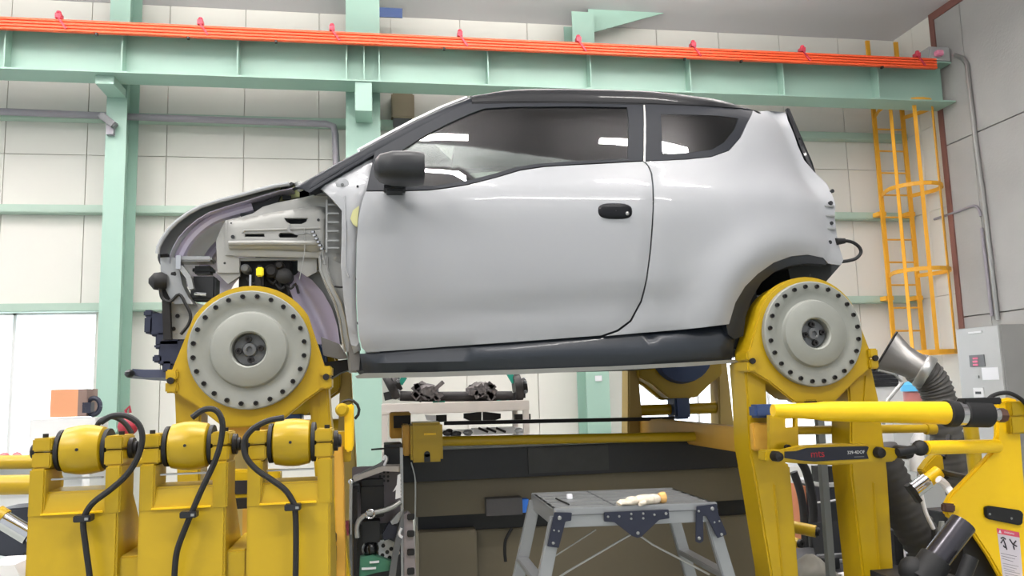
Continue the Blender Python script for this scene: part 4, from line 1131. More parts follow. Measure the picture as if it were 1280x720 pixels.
for k, pts in enumerate(([(1251, 673), (1254, 671.5), (1257, 674)], [(1251, 679), (1254, 674), (1256.5, 680), (1258.5, 687)], [(1254, 682), (1256.5, 684.5)], [(1262, 674), (1266, 680), (1271, 683)], [(1266, 681), (1270, 676)], [(1266.5, 682), (1268, 687)])):
    MB().tube([S(a, b, YR-.002) for a, b in pts], .0028, 6).build('pictogram', M_TEXTK, lb)
for k in range(9):
    y = 691.5+k*3.2 if k < 3 else 704+(k-3)*3
    x0_ = 1251+k*.7
    MB().bar(S(x0_, y, YR-.0014), S(x0_+20-(k % 3)*3, y+4.2, YR-.0014), .0008, .0016, (0, 0, 1)).build('label_print', M_TEXTK if k < 3 else M_DGREY, lb)
solo(MB().tube(smooth_path([S(a, b, YR-.045) for a, b in ((1232, 502), (1242, 494), (1258, 491), (1272, 496), (1284, 508), (1290, 530))], 4), .009, 8), 'load_cell_cable', M_RUB, 'black cable arching from the load cell over the bell crank', 'cable')

# ------------------------------------------------------------------ left bell crank pedestals
def pedestal(c, label, first, K=0.80):
    t = thing('crank_pedestal', label, 'pedestal', (c.x, c.y, 0), 'crank pedestals at the left')
    L = lambda x, y, z: c+Vector((x, y, z))*K
    LZ = lambda x, y: Vector((c.x+x*K, c.y+y*K, 0))
    def lat(prof, o, ax, n): return MB().lathe([(r*K, h*K) for r, h in prof], o, ax, n)
    lat([(0.060, -0.062), (0.072, -0.056), (0.079, -0.02), (0.080, 0.0), (0.079, 0.02), (0.072, 0.056), (0.060, 0.062)], c, (1, 0, 0), 28).build('drum', M_YEL, t, smooth=50)
    lat([(0.005, 0), (0.005, .004)], L(0, -.0790, .005), (0, -1, 0), 8).build('grease_hole', M_BLACK, t)
    for s_ in (-1, 1):
        lat([(0.066, 0.064), (0.066, 0.076), (0.05, 0.078)], c, (s_, 0, 0), 24).build('seal_flange', M_RUB, t)
        e = MB().bb(L(s_*.078, -.07, .002), L(s_*.135, .06, .044)).bb(L(s_*.078, -.07, -.050), L(s_*.135, .06, -.002)).build('bearing_cap', M_YEL, t, bevel=.004)
        lat([(.009, 0), (.009, .012)], L(s_*.115, -.02, .044), (0, 0, 1), 8).build('cap_bolt', M_BOLT, e)
        lat([(.034, .137), (.034, .15), (.022, .152), (.022, .160), (.01, .163)], c, (s_, 0, 0), 16).build('shaft_nut', M_BOLT, t)
        MB().bb(L(s_*.088, -.082, -.20), L(s_*.135, .06, -.050)).build('cheek', M_YEL, t, bevel=.004)
    prof = [(-.080, -.19), (-.060, -.125), (.05, -.12), (.12, -.20), (.30, -.42), (.30, -c.z/K), (-.080, -c.z/K)]
    MB().prism([L(-.135, y, z) for y, z in prof], (.265*K, 0, 0)).build('column_body', M_YEL, t, bevel=.005)
    MB().bar(L(-.095, -.084, -.190), L(.085, -.084, -.190), .008, .004).build('weld_seam', M_YEL2, t)
    MB().bb(L(-.075, -.07, -.088), L(.075, -.05, -.083)).build('bright_gap_strip', M_STEEL, t)  # bright strip added for the white glimpses between drum and saddle
    q = LZ(.195, .28)
    if first: MB().bb(LZ(.13, -.06), Vector((q.x, q.y, c.z-.335*K))).build('foot_box', M_YEL, t, bevel=.005)
    return t
YT = 2.28
pc = [(107, 562, 'yellow crank pedestal with drum and dark cable, leftmost of the three'), (238, 557, 'yellow crank pedestal with drum, the middle of the three at the left'), (366, 553, 'yellow crank pedestal with drum right of the other two, below the front disc')]
for i, (a, b, lab) in enumerate(pc): pedestal(S(a, b, YT), lab, i < 2)
cabs = [([(126, 528), (140, 520), (158, 520), (173, 530), (178, 548), (172, 572), (158, 594), (138, 612), (118, 627), (108, 640), (104, 655), (107, 682), (112, 720), (114, 745)], (104, 648), 'black cable looping down the leftmost crank pedestal'),
        ([(240, 522), (255, 512), (270, 513), (278, 528), (276, 552), (268, 578), (252, 612), (240, 640), (230, 664), (221, 690), (218, 720), (217, 745)], (236, 643), 'black cable running down the middle crank pedestal'),
        ([(355, 522), (335, 526), (315, 537), (305, 553), (308, 572), (322, 588), (340, 600), (356, 612), (365, 625), (369, 638), (370, 680), (369, 745)], (366, 634), 'black cable snaking down the right crank pedestal of the three')]
for pts, cl, lab in cabs:
    t = thing('sensor_cable', lab, 'cable', S(pts[-1][0], pts[-1][1], YT-.1), 'sensor cables on the pedestals')
    MB().tube(smooth_path([S(a, b, YT-.105) for a, b in pts], 5), .0075, 8).build('sheath', M_RUB, t)
    q = S(cl[0], cl[1], YT-.105)
    MB().bb(q+Vector((-.02, -.012, -.008)), q+Vector((.02, .022, .008))).build('cable_clip', M_BLACK, t, bevel=.002)
    MB().box(q+Vector((.012, -.014, .0)), (.008, .004, .006)).build('clip_screw', M_STEEL, t)
# second thin hoses with spiral wrap behind the first drum
solo(MB().tube(smooth_path([S(a, b, YT+.08) for a, b in ((118, 540), (125, 527), (140, 521), (155, 528), (165, 542))], 4), .007, 8), 'hose', M_RUB, 'short black hose arched behind the leftmost drum', 'hose')
mb = MB().ball(S(160, 533, 2.6), .03, 12, (1, 1, 1)).tube([S(160, 533, 2.6), Vector((S(160, 533, 2.6).x, 2.6, 0))], .008, 6).tube([S(160, 528, 2.6), S(157, 513, 2.6), S(162, 508, 2.6), S(163, 516, 2.6)], .004, 6)
solo(mb, 'valve_knob', mat('knob_red', (170, 50, 70), .5), 'small red knob behind the leftmost pedestal', 'knob')

# lateral tubes at the far left
solo(MB().tube([S(-40, 578.5, 3.05), S(196, 575, 3.05)], .024, 14), 'lateral_tube', M_YEL, 'upper yellow tube running behind the pedestals at the left edge', 'tube')
solo(MB().tube([S(-40, 607, 2.75), S(75, 605, 2.75)], .030, 14), 'lateral_tube', M_YEL, 'lower yellow tube at the left edge ending behind the pedestal', 'tube')
# tower stem and clamp right of the pedestals
t = thing('clamp_column', 'slender ochre clamp column between the right pedestal and the rack', 'column', S(432, 720, 3.0))
MB().prism([S(a, b, 3.0) for a, b in ((417, 560), (428, 556), (430, 600), (432, 760), (421, 760), (419, 640))], (0, .08, 0)).build('blade', M_OCHRE, t, bevel=.004)
MB().prism([S(a, b, 2.98) for a, b in ((430, 508), (442, 504), (442, 560), (438, 566), (431, 564))], (0, .06, 0)).build('clamp_plate', M_YEL2, t, bevel=.006)
MB().lathe([(.018, 0), (.024, .01), (.024, .04), (.016, .05)], S(428, 512, 3.0), (0, -1, 0), 14).build('clamp_knob', M_YEL, t)
MB().tube([S(436+13*math.cos(a), 513+13*math.sin(a), 3.0) for a in [math.pi*(-1+i/8*1.3) for i in range(9)]], .006, 6).build('ring', M_BOLT, t)
MB().bb(S(418, 540, 3.02), S(440, 575, 3.1)).build('bracket', M_YEL, t, bevel=.004)
for b in (672, 688, 697): MB().bb(S(413, b-4, 2.96), S(421, b+4, 3.0)).build('hex_nut', M_BOLT, t, bevel=.003)
MB().bb((S(421, 700, 3.0).x, 3.0, 0), (S(433, 700, 3.0).x, 3.08, S(432, 755, 3.0).z)).build('foot', M_OCHRE, t)
# ------------------------------------------------------------------ step platform with what lies on it
YP = 3.0
sp = thing('step_platform', 'folding aluminium step platform with navy hinge brackets in front of the machine bed', 'platform', S(790, 720, YP+.15))
f0, f1 = S(688, 636, YP), S(900, 630, YP)          # front edge, left and right
zt_p = (S(690, 640, YP).z+S(897, 628, YP).z)/2
b0 = SZ(663, 618, zt_p); b1 = SZ(843, 610, zt_p)
fa, fb = SZ(692, 637, zt_p), SZ(896, 629, zt_p)
dep = (b0-fa); dep = ((b0-fa)+(b1-fb))/2
n_ = 5
for i in range(n_):
    u0, u1 = i/n_, (i+1)/n_-0.02
    MB().prism([fa+dep*u0, fb+dep*u0, fb+dep*u1, fa+dep*u1], (0, 0, -0.012)).build('tread_plank', M_ALU, sp, bevel=.002)
H = .068
ux = (fb-fa).normalized()
MB().prism([fa+Vector((0, -.004, .004)), fb+Vector((0, -.004, .004)), fb+Vector((0, -.004, -H)), fa+Vector((0, -.004, -H))], (0, .022, 0)).build('front_rail', M_ALU, sp, bevel=.003)
MB().bar(fa+Vector((0, -.006, -.022)), fb+Vector((0, -.006, -.022)), .004, .004).build('rail_groove', M_DGREY, sp)
MB().prism([fa+dep+Vector((0, .0, .002)), fb+dep+Vector((0, 0, .002)), fb+dep+Vector((0, 0, -H)), fa+dep+Vector((0, 0, -H))], (0, .02, 0)).build('rear_rail', M_ALU, sp, bevel=.003)
MB().prism([fa, fa+dep, fa+dep+Vector((0, 0, -H)), fa+Vector((0, 0, -H))], (.018, 0, 0)).build('end_rail', M_ALU, sp, bevel=.003)
MB().prism([fb, fb+dep, fb+dep+Vector((0, 0, -H)), fb+Vector((0, 0, -H))], (-.018, 0, 0)).build('end_rail', M_ALU, sp, bevel=.003)
mid = (fa+fb)/2-ux*.07
MB().bar(mid+Vector((0, 0, .001)), mid+dep+Vector((0, 0, .001)), .006, .004).build('fold_joint', M_DGREY, sp)
def legp(top, foot, wd, nm='leg'):
    MB().bar(top, foot, wd, .03, (0, 1, 0)).build(nm, M_ALU, sp, bevel=.004)
def foot(p, dx, dy): return Vector((p.x+dx, p.y+dy, 0.0))
tl, tr_ = fa+ux*.012+Vector((0, .014, -.03)), fb-ux*.03+Vector((0, .014, -.03))
bl, br = fa+dep+ux*.012+Vector((0, 0, -.03)), fb+dep-ux*.03+Vector((0, 0, -.03))
legs = [(tl, foot(tl, -.26, -.02)), (tr_, foot(tr_, .26, -.02)), (bl, foot(bl, -.26, .02)), (br, foot(br, .26, .02))]
for a, b in legs: legp(a, b, .05)
for (a, b), (c_, d) in ((legs[0], legs[2]), (legs[1], legs[3])):
    for u in (.24, .5, .76):
        p, q = a.lerp(b, u), c_.lerp(d, u)
        MB().bar(p, q, .05, .022).build('rung', M_ALU, sp, bevel=.003)
# brackets with rivets
nf = Vector((ux.y, -ux.x, 0)).normalized()
def FR(px, py):
    """point of the platform's front face on the sight line through a picture point"""
    d = S(px, py, 1.0)-EYE
    o_ = fa+nf*.022
    return EYE+d*((o_-EYE).dot(nf)/d.dot(nf))
def bracket(px, nm, riv):
    o = MB().prism([FR(a, b) for a, b in px], nf*-.006).build(nm, M_NAVY, sp, bevel=.0015)
    for a, b, r_ in riv:
        MB().lathe([(r_, 0), (r_*.7, .004), (.0005, .005)], FR(a, b), nf, 10).build('rivet', M_STEEL, o)
bracket([(693, 640.5), (715, 641), (714, 651), (707, 652), (698.5, 685), (684, 683), (690, 655)], 'hinge_bracket', [(699.5, 647.5, .008), (692.5, 663, .004), (698.5, 664, .004), (691.5, 679, .006)])
bracket([(755, 640.5), (836, 637), (837, 648), (824, 650), (802, 671), (797, 672.5), (790, 670), (768, 653), (755.5, 652)], 'centre_bracket', [(760, 646, .005), (774, 645.5, .005), (789, 642.5, .005), (804, 642, .005), (818, 643.5, .005), (832.5, 642, .006), (789, 648.5, .005), (804, 648, .005), (797.5, 666.5, .007)])
bracket([(871, 633), (896, 630), (898, 642), (909, 668), (897, 673), (883, 645), (879, 645), (879.5, 676), (875, 679.5), (869.5, 677), (870, 642)], 'hinge_bracket', [(873.5, 639, .005), (890.5, 636, .008), (893, 653, .004), (899, 651.5, .004), (902, 668, .006), (874, 673, .007)])
for pts, r_ in (([(797, 668), (712, 718), (700, 726)], .004), ([(797, 668), (820, 684), (892, 722)], .004)):
    MB().tube([FR(a, b)-nf*.05 for a, b in pts], r_, 6).build('stay_rod', M_STEEL, sp)
MB().tube([S(745, 662, fa.y+.25), S(694, 695, fa.y+.25)], .003, 6).build('stay_rod', M_STEEL, sp)
# glove and small bits on the deck
gp = SZ(806, 626.5, zt_p+.015)
mb = MB().ball(gp+Vector((0, 0, .006)), 1, 12, (.052, .03, .02)).ball(gp+Vector((-.05, .0, .004)), 1, 10, (.03, .03, .018)).ball(gp+Vector((.035, .006, .006)), 1, 10, (.035, .026, .02))
g_ = thing('work_glove', 'off white work glove with ochre cuff lying on the platform', 'glove', gp-Vector((0, 0, .015)))
mb.build('palm', mat('off_white_cotton', (224, 212, 194), .9, bump=.4, bscale=60), g_, smooth=80)
for k in range(4):
    a0 = gp+Vector((-.06, .018-.012*k, .0)); MB().tube([a0, a0+Vector((-.03-.006*(k % 2), .004, .0)), a0+Vector((-.045, .0, -.006))], [.0095, .009, .007], 8).build('finger', MATS['off_white_cotton'], g_, smooth=80)
MB().tube([gp+Vector((-.01, -.028, 0)), gp+Vector((-.035, -.042, -.004))], [.010, .008], 8).build('thumb', MATS['off_white_cotton'], g_, smooth=80)
MB().lathe([(.018, 0), (.022, .012), (.021, .024), (.014, .026), (.012, .01)], gp+Vector((.062, .012, .008)), (1, .1, .05), 14).build('cuff', mat('cuff_ochre', (226, 178, 110), .9), g_)
q = SZ(712, 624, zt_p); solo(MB().box(q+Vector((0, 0, .011)), (.022, .02, .02)), 'cube_block', M_PAPER, 'tiny white block on the left of the platform', 'block', bevel=.002)
p, q = SZ(695, 623, zt_p+.004), SZ(711, 630.5, zt_p+.004)
solo(MB().tube([p, q], .0035, 6), 'pencil', M_BOLT, 'dark pencil lying beside the tiny white block', 'pencil')
q = S(651, 631, 4.10)
t = thing('blue_box', 'small blue and white box behind the left end of the platform', 'box', q-Vector((0, 0, .04)))
MB().bb(q+Vector((-.02, -.03, -.035)), q+Vector((.035, .03, .03))).build('box', mat('sky_blue', (52, 122, 226), .5), t)
MB().bb(q+Vector((-.028, -.03, -.035)), q+Vector((-.0205, .03, .03))).build('box_end', M_PAPER, t)

# ------------------------------------------------------------------ rack with the dismounted axle, far behind
YK = 6.6
def K(px, py): return S(px, py, YK)
rk = thing('storage_rack', 'white storage rack behind the machine bed', 'rack', K(575, 600))
xl_, xr2 = K(477, 520).x, K(662, 520).x
def kz(py): return K(570, py).z
MB().bb((xl_, YK, kz(516)), (xr2, YK+.6, kz(503))).build('shelf', mat('rack_white', (206, 198, 192), .5), rk, bevel=.005)
MB().bb((xl_, YK+.02, kz(575)), (xr2, YK+.6, kz(568))).build('shelf', M_WHITE, rk)
MB().bb((xl_+.1, YK+.35, kz(545)), (xr2, YK+.6, kz(541))).build('shelf', M_WHITE, rk)
for x in (xl_, xr2-.05):
    for y in (YK, YK+.55): MB().bb((x, y, 0), (x+.045, y+.045, kz(516))).build('upright', MATS['rack_white'], rk)
MB().bb(K(478, 578), S(505, 560, YK+.4)).build('drawer_case', M_DGREY, rk)
# dismounted axle
ax_ = thing('rear_axle', 'dismounted car axle with brake hubs and green straps on the rack', 'axle', K(565, 503))
ya = YK+.25
def A(px, py): return S(px, py, ya)
MB().tube([A(500, 495), A(535, 496), A(590, 495.5), A(640, 495)], .042, 10).build('beam', M_BOLT, ax_)
for (a, b, tilt) in ((490, 483, .5), (648, 484, .12)):
    h_ = MB().lathe([(.10, -.04), (.115, -.02), (.115, .02), (.07, .03), (.06, .07)], A(a, b), (1, 0, tilt), 20).build('brake_hub', M_BOLT, ax_)
    for k in range(5):
        an = 2*math.pi*k/5
        MB().ball(A(a, b)+Vector((.05, .07*math.cos(an), .07*math.sin(an))), .018, 6).build('wheel_stud', M_DGREY, h_)
    MB().bar(A(a-2, b+6), A(a, 499), .12, .07).build('knuckle', M_RUB, ax_)
random.seed(3)
for (a, b) in ((533, 490), (601, 488)):
    mb = MB().ball(A(a, b), 1, 10, (.11, .1, .075))
    for k in range(9): mb.ball(A(a+random.uniform(-14, 14), b+random.uniform(-7, 7)), random.uniform(.03, .055), 7)
    for k in range(14): mb.box(A(a+random.uniform(-15, 15), b+random.uniform(-9, 7))+Vector((0, -.06, 0)), (random.uniform(.03, .12), .06, random.uniform(.02, .05)), Matrix.Rotation(random.uniform(-1, 1), 3, 'Y'))
    u_ = mb.build('gear_unit', mat('mixed_cast_grey', (96, 92, 92), .5, metal=.4, var=.5, scale=30), ax_)
    tb = MB()
    for k in range(4):
        tb.tube(smooth_path([A(a+random.uniform(-14, 14), b+random.uniform(-6, 4)) for _ in range(4)], 3), .012, 5)
    tb.build('cable_loop', M_RUB, u_)
for (a, b, c_, d) in ((541, 500, 556, 500), (548, 497, 553, 498), (500, 480, 506, 471), (636, 466, 643, 478), (620, 498, 626, 497), (632, 498, 637, 496)):
    MB().bar(A(a, b), A(c_, d), .05, .045).build('green_strap', M_TEAL, ax_)
MB().bb(A(497, 500), A(520, 497)).build('silver_bracket', M_ALU, ax_)
MB().bb(A(615, 499), A(641, 494)).build('silver_bracket', M_ALU, ax_)
# small goods on the lower tiers
yb = YK+.3
def B(px, py): return S(px, py, yb)
mb = MB().prism([B(a, b) for a, b in ((580, 517), (600, 515), (602, 514.5), (602, 528), (590, 527), (580, 523))], (0, .05, 0)).prism([B(a, b) for a, b in ((604, 514.5), (626, 517), (626, 523), (614, 527), (604, 528))], (0, .05, 0))
solo(mb, 'subframe_mount', M_RUB, 'pair of black mounts hanging under the rack shelf', 'mount', loc=B(603, 530))
solo(MB().bb(B(644, 518), S(662, 528, yb+.06)), 'black_clamp', M_RUB, 'black clamp at the right end of the rack', 'clamp')
solo(MB().bb(B(545, 519), S(558, 527, yb+.05)), 'black_clamp', M_RUB, 'black clamp beside white tape on the rack', 'clamp')
solo(MB().prism([B(a, b) for a, b in ((532, 519), (545, 519), (545, 527), (534, 525))], (0, .1, 0)), 'paper_sheet', M_PAPER, 'white sheet tucked under the rack shelf', 'paper')
bxk = thing('parts_tray', 'white parts tray with dark rods on the lower rack tier', 'tray', B(605, 548))
MB().bb(B(592, 536), S(640, 540.5, yb+.2)).build('tray', M_WHITE, bxk)
for a in (598, 608, 620): MB().bar(B(a, 535), B(a+12, 540), .02, .02).build('rod', M_BOLT, bxk)
random.seed(11)
for k, (a, m_, lab) in enumerate(((560, M_BOLT, 'dark cast part at the left of the lower tier'), (572, M_RUB, 'black rubber lump left of the parts tray'), (585, M_DGREY, 'grey casting touching the parts tray'), (650, M_ALU, 'pale casting right of the parts tray'))):
    mb = MB()
    for j in range(4): mb.ball(S(a+random.uniform(-2.5, 2.5), 541+random.uniform(-3, 3), yb-.12), random.uniform(.02, .035), 8, (1.3, 1, .8))
    solo(mb, 'casting', m_, lab, 'part')

# ------------------------------------------------------------------ equipment between the pedestals and the bed
YE = 3.7
def Q(px, py, dy=0.0): return S(px, py, YE+dy)
er = thing('electronics_rack', 'open electronics rack with grey perforated panel between yellow column and bed', 'rack', Q(475, 720))
MB().bb(Q(440, 584, .1), Q(503, 652, .12)).build('rear_panel', mat('panel_mauve_grey', (112, 106, 112), .5), er, bevel=.004)
MB().prism([Q(441, 597), Q(478, 583), Q(503, 583), Q(503, 590), Q(480, 589), Q(441, 603)], (0, .12, 0)).build('top_cover', mat('panel_light', (170, 164, 160), .5), er)
h0 = None
for i in range(3):
    for j in range(3):
        p = Q(475+j*5, 590+i*5.5, .1)
        if h0 is None: h0 = MB().lathe([(.006, 0), (.006, .003)], p, (0, -1, 0), 8).build('panel_hole', M_BLACK, er); p0 = p
        else: share(h0, p-p0, er)
MB().bb(Q(452, 600, .05), Q(479, 608, .14)).build('drive_unit', M_BLACK, er, bevel=.003)
MB().bb(Q(451, 609, .02), Q(480, 641, .14)).build('drive_unit', M_RUB, er, bevel=.003)
MB().bb(Q(452, 652, .02), Q(475, 672, .14)).build('drive_unit', M_BLACK, er, bevel=.003)
MB().bb(Q(439, 605, .05), Q(450, 617, .1)).build('side_box', M_DGREY, er, bevel=.003)
MB().bb(Q(441, 607, .045), Q(449, 615, .05)).build('side_box_face', M_BLACK, er)
MB().ball(Q(463, 686, .04), .038, 16).build('black_ball', mat('shiny_black', (16, 16, 18), .15), er)
pp = MB().prism([Q(a, b, .06) for a, b in ((472, 676), (485, 674), (497, 680), (500, 692), (492, 700), (474, 700))], (0, .01, 0)).build('perforated_plate', M_PAPER, er)
for a, b in ((479, 682), (484, 690), (489, 686), (478, 694), (487, 697)): MB().lathe([(.009, 0), (.009, .003)], Q(a, b, .06), (0, -1, 0), 10).build('hole', M_BLACK, pp)
MB().prism([Q(a, b, .0) for a, b in ((450, 697), (466, 694), (492, 703), (494, 712), (470, 716), (449, 722))], (0, .05, 0)).build('circuit_board', M_PCB, er)
for a, b, c_ in ((452, 711, 470), (462, 703, 474)): MB().bar(Q(a, b, -.005), Q(c_, b-1, -.005), .01, .008).build('board_connector', M_PAPER, er)
for (x0_, x1_, m_) in ((436.5, 441, M_DGREY), (441, 447, M_BOLT), (500, 505, M_ALU)):
    p, q = Q(x0_, 560 if x0_ > 490 else 612, -.02), Q(x1_, 720, .02)
    MB().bb((p.x, p.y, 0), (q.x, q.y, p.z)).build('upright', m_, er)
MB().tube([Q(439, 606, -.03), Q(438.5, 640, -.03), Q(438, 668, -.03)], .007, 8).build('valve_stem', M_STEEL, er)
MB().ball(Q(439, 602, -.03), .014, 10).build('valve_knob', M_CHROME, er)
MB().bb(Q(430, 652, -.05), Q(436, 668, -.02)).build('maroon_plug', mat('maroon', (110, 40, 52), .5), er)
mb = MB().tube(smooth_path([Q(a, b, -.03) for a, b in ((447, 672), (446, 658), (452, 647), (463, 642), (480, 638), (492, 633), (501, 627))], 4), .012, 10)
hs = mb.build('silver_hose', M_STEEL, er)
MB().tube([Q(463, 642.5, -.05)+Vector((.018*math.cos(t), 0, .018*math.sin(t))) for t in [2*math.pi*i/16 for i in range(17)]], .004, 6).build('hose_ring', M_CHROME, hs)
MB().prism([Q(a, b, -.02) for a, b in ((497, 594), (501, 592), (502, 622), (494, 624), (495, 612), (491, 615), (496, 606))], (0, .003, 0)).build('white_tag', M_PAPER, er)
MB().prism([Q(a, b, -.01) for a, b in ((488, 652), (499, 640), (505, 636), (503, 646), (497, 654), (490, 656))], (0, .03, 0)).build('light_bracket', M_ALU, er)
MB().prism([Q(a, b, -.0) for a, b in ((478, 668), (486, 654), (496, 658), (494, 672), (480, 676))], (0, .05, 0)).build('dark_bracket', M_NAVY, er)
MB().prism([Q(a, b, -.03) for a, b in ((486, 720), (492, 684), (501, 648), (505, 636), (505, 660), (497, 700), (494, 725))], (0, .02, 0)).build('sloping_guard', M_DGREY, er)
MB().prism([Q(a, b, -.02) for a, b in ((503, 644), (510, 640), (516, 646), (520, 720), (520, 740), (505, 740))], (0, .06, 0)).build('terminal_strip', mat('strip_grey', (146, 138, 140), .5), er)
for b in (646, 667, 690, 714): MB().bb(Q(509, b-3, -.04), Q(518, b+3, -.018)).build('terminal_screw', M_RUB, er, bevel=.003)
MB().tube(smooth_path([Q(a, b, -.03) for a, b in ((503, 672), (499, 668), (502, 660))], 3), .006, 6).build('hook', M_PAPER, er)
MB().tube(smooth_path([Q(a, b, .05) for a, b in ((438, 604), (455, 592), (475, 582), (482, 576), (482, 571))], 4), .012, 8).build('grey_cable', M_DGREY, er)
MB().tube(smooth_path([Q(a, b, .03) for a, b in ((480, 582), (483, 574), (481, 570), (479, 575))], 4), .006, 6).build('white_hook', M_PAPER, er)
MB().bar(Q(464, 562, .1), Q(500, 559, .1), .008, .008).build('antenna_rod', M_BOLT, er)
MB().bb(Q(480, 556, .2), Q(501, 578, .4)).build('upper_case', M_BED, er)
MB().bb(Q(442, 615, .3), Q(503, 740, .34)).build('back_sheet', M_BED, er)

# ------------------------------------------------------------------ left foreground: actuator and goods by the window
YF = 2.9
ac = thing('hydraulic_actuator', 'dark hydraulic actuator with bright rod at the lower left edge', 'actuator', S(30, 720, YF))
MB().prism([S(a, b, YF+.1) for a, b in ((-20, 642), (0, 637), (36, 634), (43, 638), (44, 652), (40, 656), (60, 668), (60, 705), (20, 698), (-20, 692))], (0, .15, 0)).build('body', mat('slate_black', (46, 50, 62), .5), ac, bevel=.012)
MB().tube([S(-6, 644, YF), S(4, 650, YF)], .035, 14).build('rod_gland', M_YEL, ac)
MB().tube([S(3, 649.5, YF), S(37, 670, YF)], .030, 16).build('rod', M_CHROME, ac)
MB().prism([S(a, b, YF-.05) for a, b in ((38, 661), (55, 669), (60, 690), (46, 697), (28, 683))], (0, .12, 0)).build('head_block', M_BLACK, ac, bevel=.006)
MB().prism([S(a, b, YF-.052) for a, b in ((48, 667), (56, 672), (46, 695.5), (34, 688.5))], (0, .002, 0)).build('name_label', M_PAPER, ac)
MB().lathe([(.007, 0), (.007, .004)], S(36, 675, YF-.05), (0, -1, 0), 8).build('screw', M_STEEL, ac)
MB().prism([S(a, b, YF+.05) for a, b in ((28, 690), (56, 698), (58, 740), (34, 740), (24, 715))], (0, .2, 0)).build('base_block', M_RUB, ac, bevel=.006)
solo(MB().prism([S(a, b, 2.6) for a, b in ((-20, 708), (18, 706), (27, 725), (30, 745), (-20, 745))], (0, .15, 0)), 'cover_box', M_PAPER, 'white cover box in the lower left corner', 'box')
YB2 = 7.6
tb_ = thing('bench', 'white bench in front of the left window', 'bench', S(60, 640, YB2))
zb2 = S(60, 576, YB2).z
pa, pb_ = S(-80, 580, YB2), S(124, 576, YB2)
MB().bb((pa.x, YB2, zb2-.05), (pb_.x, YB2+.6, zb2)).build('top', M_WHITE, tb_)
for x in (pa.x+.1, pb_.x-.15): MB().bb((x, YB2+.05, 0), (x+.06, YB2+.5, zb2-.05)).build('leg', M_WHITE, tb_)
MB().bb((pa.x+.16, YB2+.3, .3), (pb_.x-.16, YB2+.34, zb2-.05)).build('back_board', M_WHITE, tb_)
t = thing('test_lamp_box', 'white pedestal box on the bench carrying the orange carton', 'box', S(80, 576, YB2+.2))
p, q = S(38, 576, YB2+.2), S(122, 522, YB2+.2)
MB().bb((p.x, YB2+.15, zb2), (q.x, YB2+.5, q.z)).build('box', M_WHITE, t)
cb = thing('carton', 'orange brown carton with dark side in front of the left window', 'box', S(85, 522, YB2+.2))
p, r_, q = S(62, 522, YB2+.2), S(98, 486, YB2+.2), S(109, 486, YB2+.2)
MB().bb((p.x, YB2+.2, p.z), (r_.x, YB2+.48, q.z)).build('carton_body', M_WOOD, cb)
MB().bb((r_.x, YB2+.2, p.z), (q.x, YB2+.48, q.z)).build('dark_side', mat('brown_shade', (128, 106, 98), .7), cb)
fn = MB()
fn.tube([S(117, 508, YB2+.25)+Vector((.055*math.cos(a), 0, .075*math.sin(a))) for a in [2*math.pi*i/16 for i in range(17)]], .022, 8)
fn.bb(S(108, 503, YB2+.3), S(113, 516, YB2+.2))
fn.build('lens_ring', M_NAVY, cb)
for k, (a, b, lab) in enumerate(((5, 570, 'small red cap at the left edge of the bench'), (21, 570, 'small pink red cap right of the other on the bench'))):
    p = S(a, b, YB2+.1); solo(MB().lathe([(.05, 0), (.05, .04), (.03, .07), (.01, .08)], (p.x, p.y, zb2), (0, 0, 1), 10), 'cap', mat('cap_red', (214, 110, 116), .5), lab, 'cap')

# ------------------------------------------------------------------ right background: hose, air conditioner, clutter
YH2 = 4.7
ex = thing('exhaust_hose', 'grey exhaust hose with flared metal nozzle beside the rear wheel stand', 'hose', S(1200, 640, YH2))
pth = smooth_path([S(a, b, YH2) for a, b in ((1146, 459), (1158, 468), (1168, 482), (1174, 500), (1178, 525), (1186, 555), (1196, 585), (1204, 615), (1206, 650), (1204, 700))], 9)
mb = MB().tube(pth, [.100+.007*math.sin(i*2.4) for i in range(len(pth))], 18)
mb.build('corrugated_tube', M_HOSE, ex, smooth=80)
n2 = S(1150, 461, YH2)
up_ = (n2-EYE).normalized()
def NZ(px, py):
    d = S(px, py, 1.0)-EYE
    return EYE+d*((n2-EYE).dot(up_)/d.dot(up_))
n0 = NZ(1107, 439)
dir_ = (n2-n0).normalized(); sd = dir_.cross(up_).normalized()
rows = []
for c_, w_, h_ in ((NZ(1107, 439), .142, .035), (NZ(1110, 440.5), .140, .036), (NZ(1128, 450), .10, .065), (NZ(1140, 456), .092, .088), (NZ(1154, 464), .092, .092)):
    rows.append([c_+sd*(w_*math.cos(t))*1.0+up_*(h_*math.sin(t)) for t in [2*math.pi*i/24 for i in range(25)]])
MB().grid(rows, None).build('flared_nozzle', mat('tinned_nozzle', (150, 148, 146), .35, metal=.7, var=.12), ex, smooth=60)
MB().tube(rows[0], .008, 6).build('nozzle_rim', M_BOLT, ex)
MB().lathe([(.105, 0), (.112, .01), (.112, .05), (.105, .06)], NZ(1154, 464)-dir_*.02, dir_, 24).build('hose_clamp', M_STEEL, ex)
p2_ = [S(a, b, YH2-.1) for a, b in ((1098, 463), (1118, 468), (1128, 478))]
MB().tube(p2_, .008, 6).tube([S(1128, 478, YH2-.1), S(1110, 500, YH2-.1), S(1104, 530, YH2-.1)], .012, 8).build('nozzle_strut', M_STEEL, ex)
hp2 = smooth_path([S(a, b, 4.1) for a, b in ((1096, 560), (1108, 592), (1122, 620), (1136, 648), (1152, 674), (1172, 700), (1190, 730))], 8)
t = thing('flexible_duct', 'thick dark flexible duct slanting down behind the right rear post', 'duct', S(1172, 720, 4.1))
MB().tube(hp2, [.105+.006*math.sin(i*2.4) for i in range(len(hp2))], 18).build('duct', mat('duct_black', (62, 60, 60), .55), t, smooth=80)
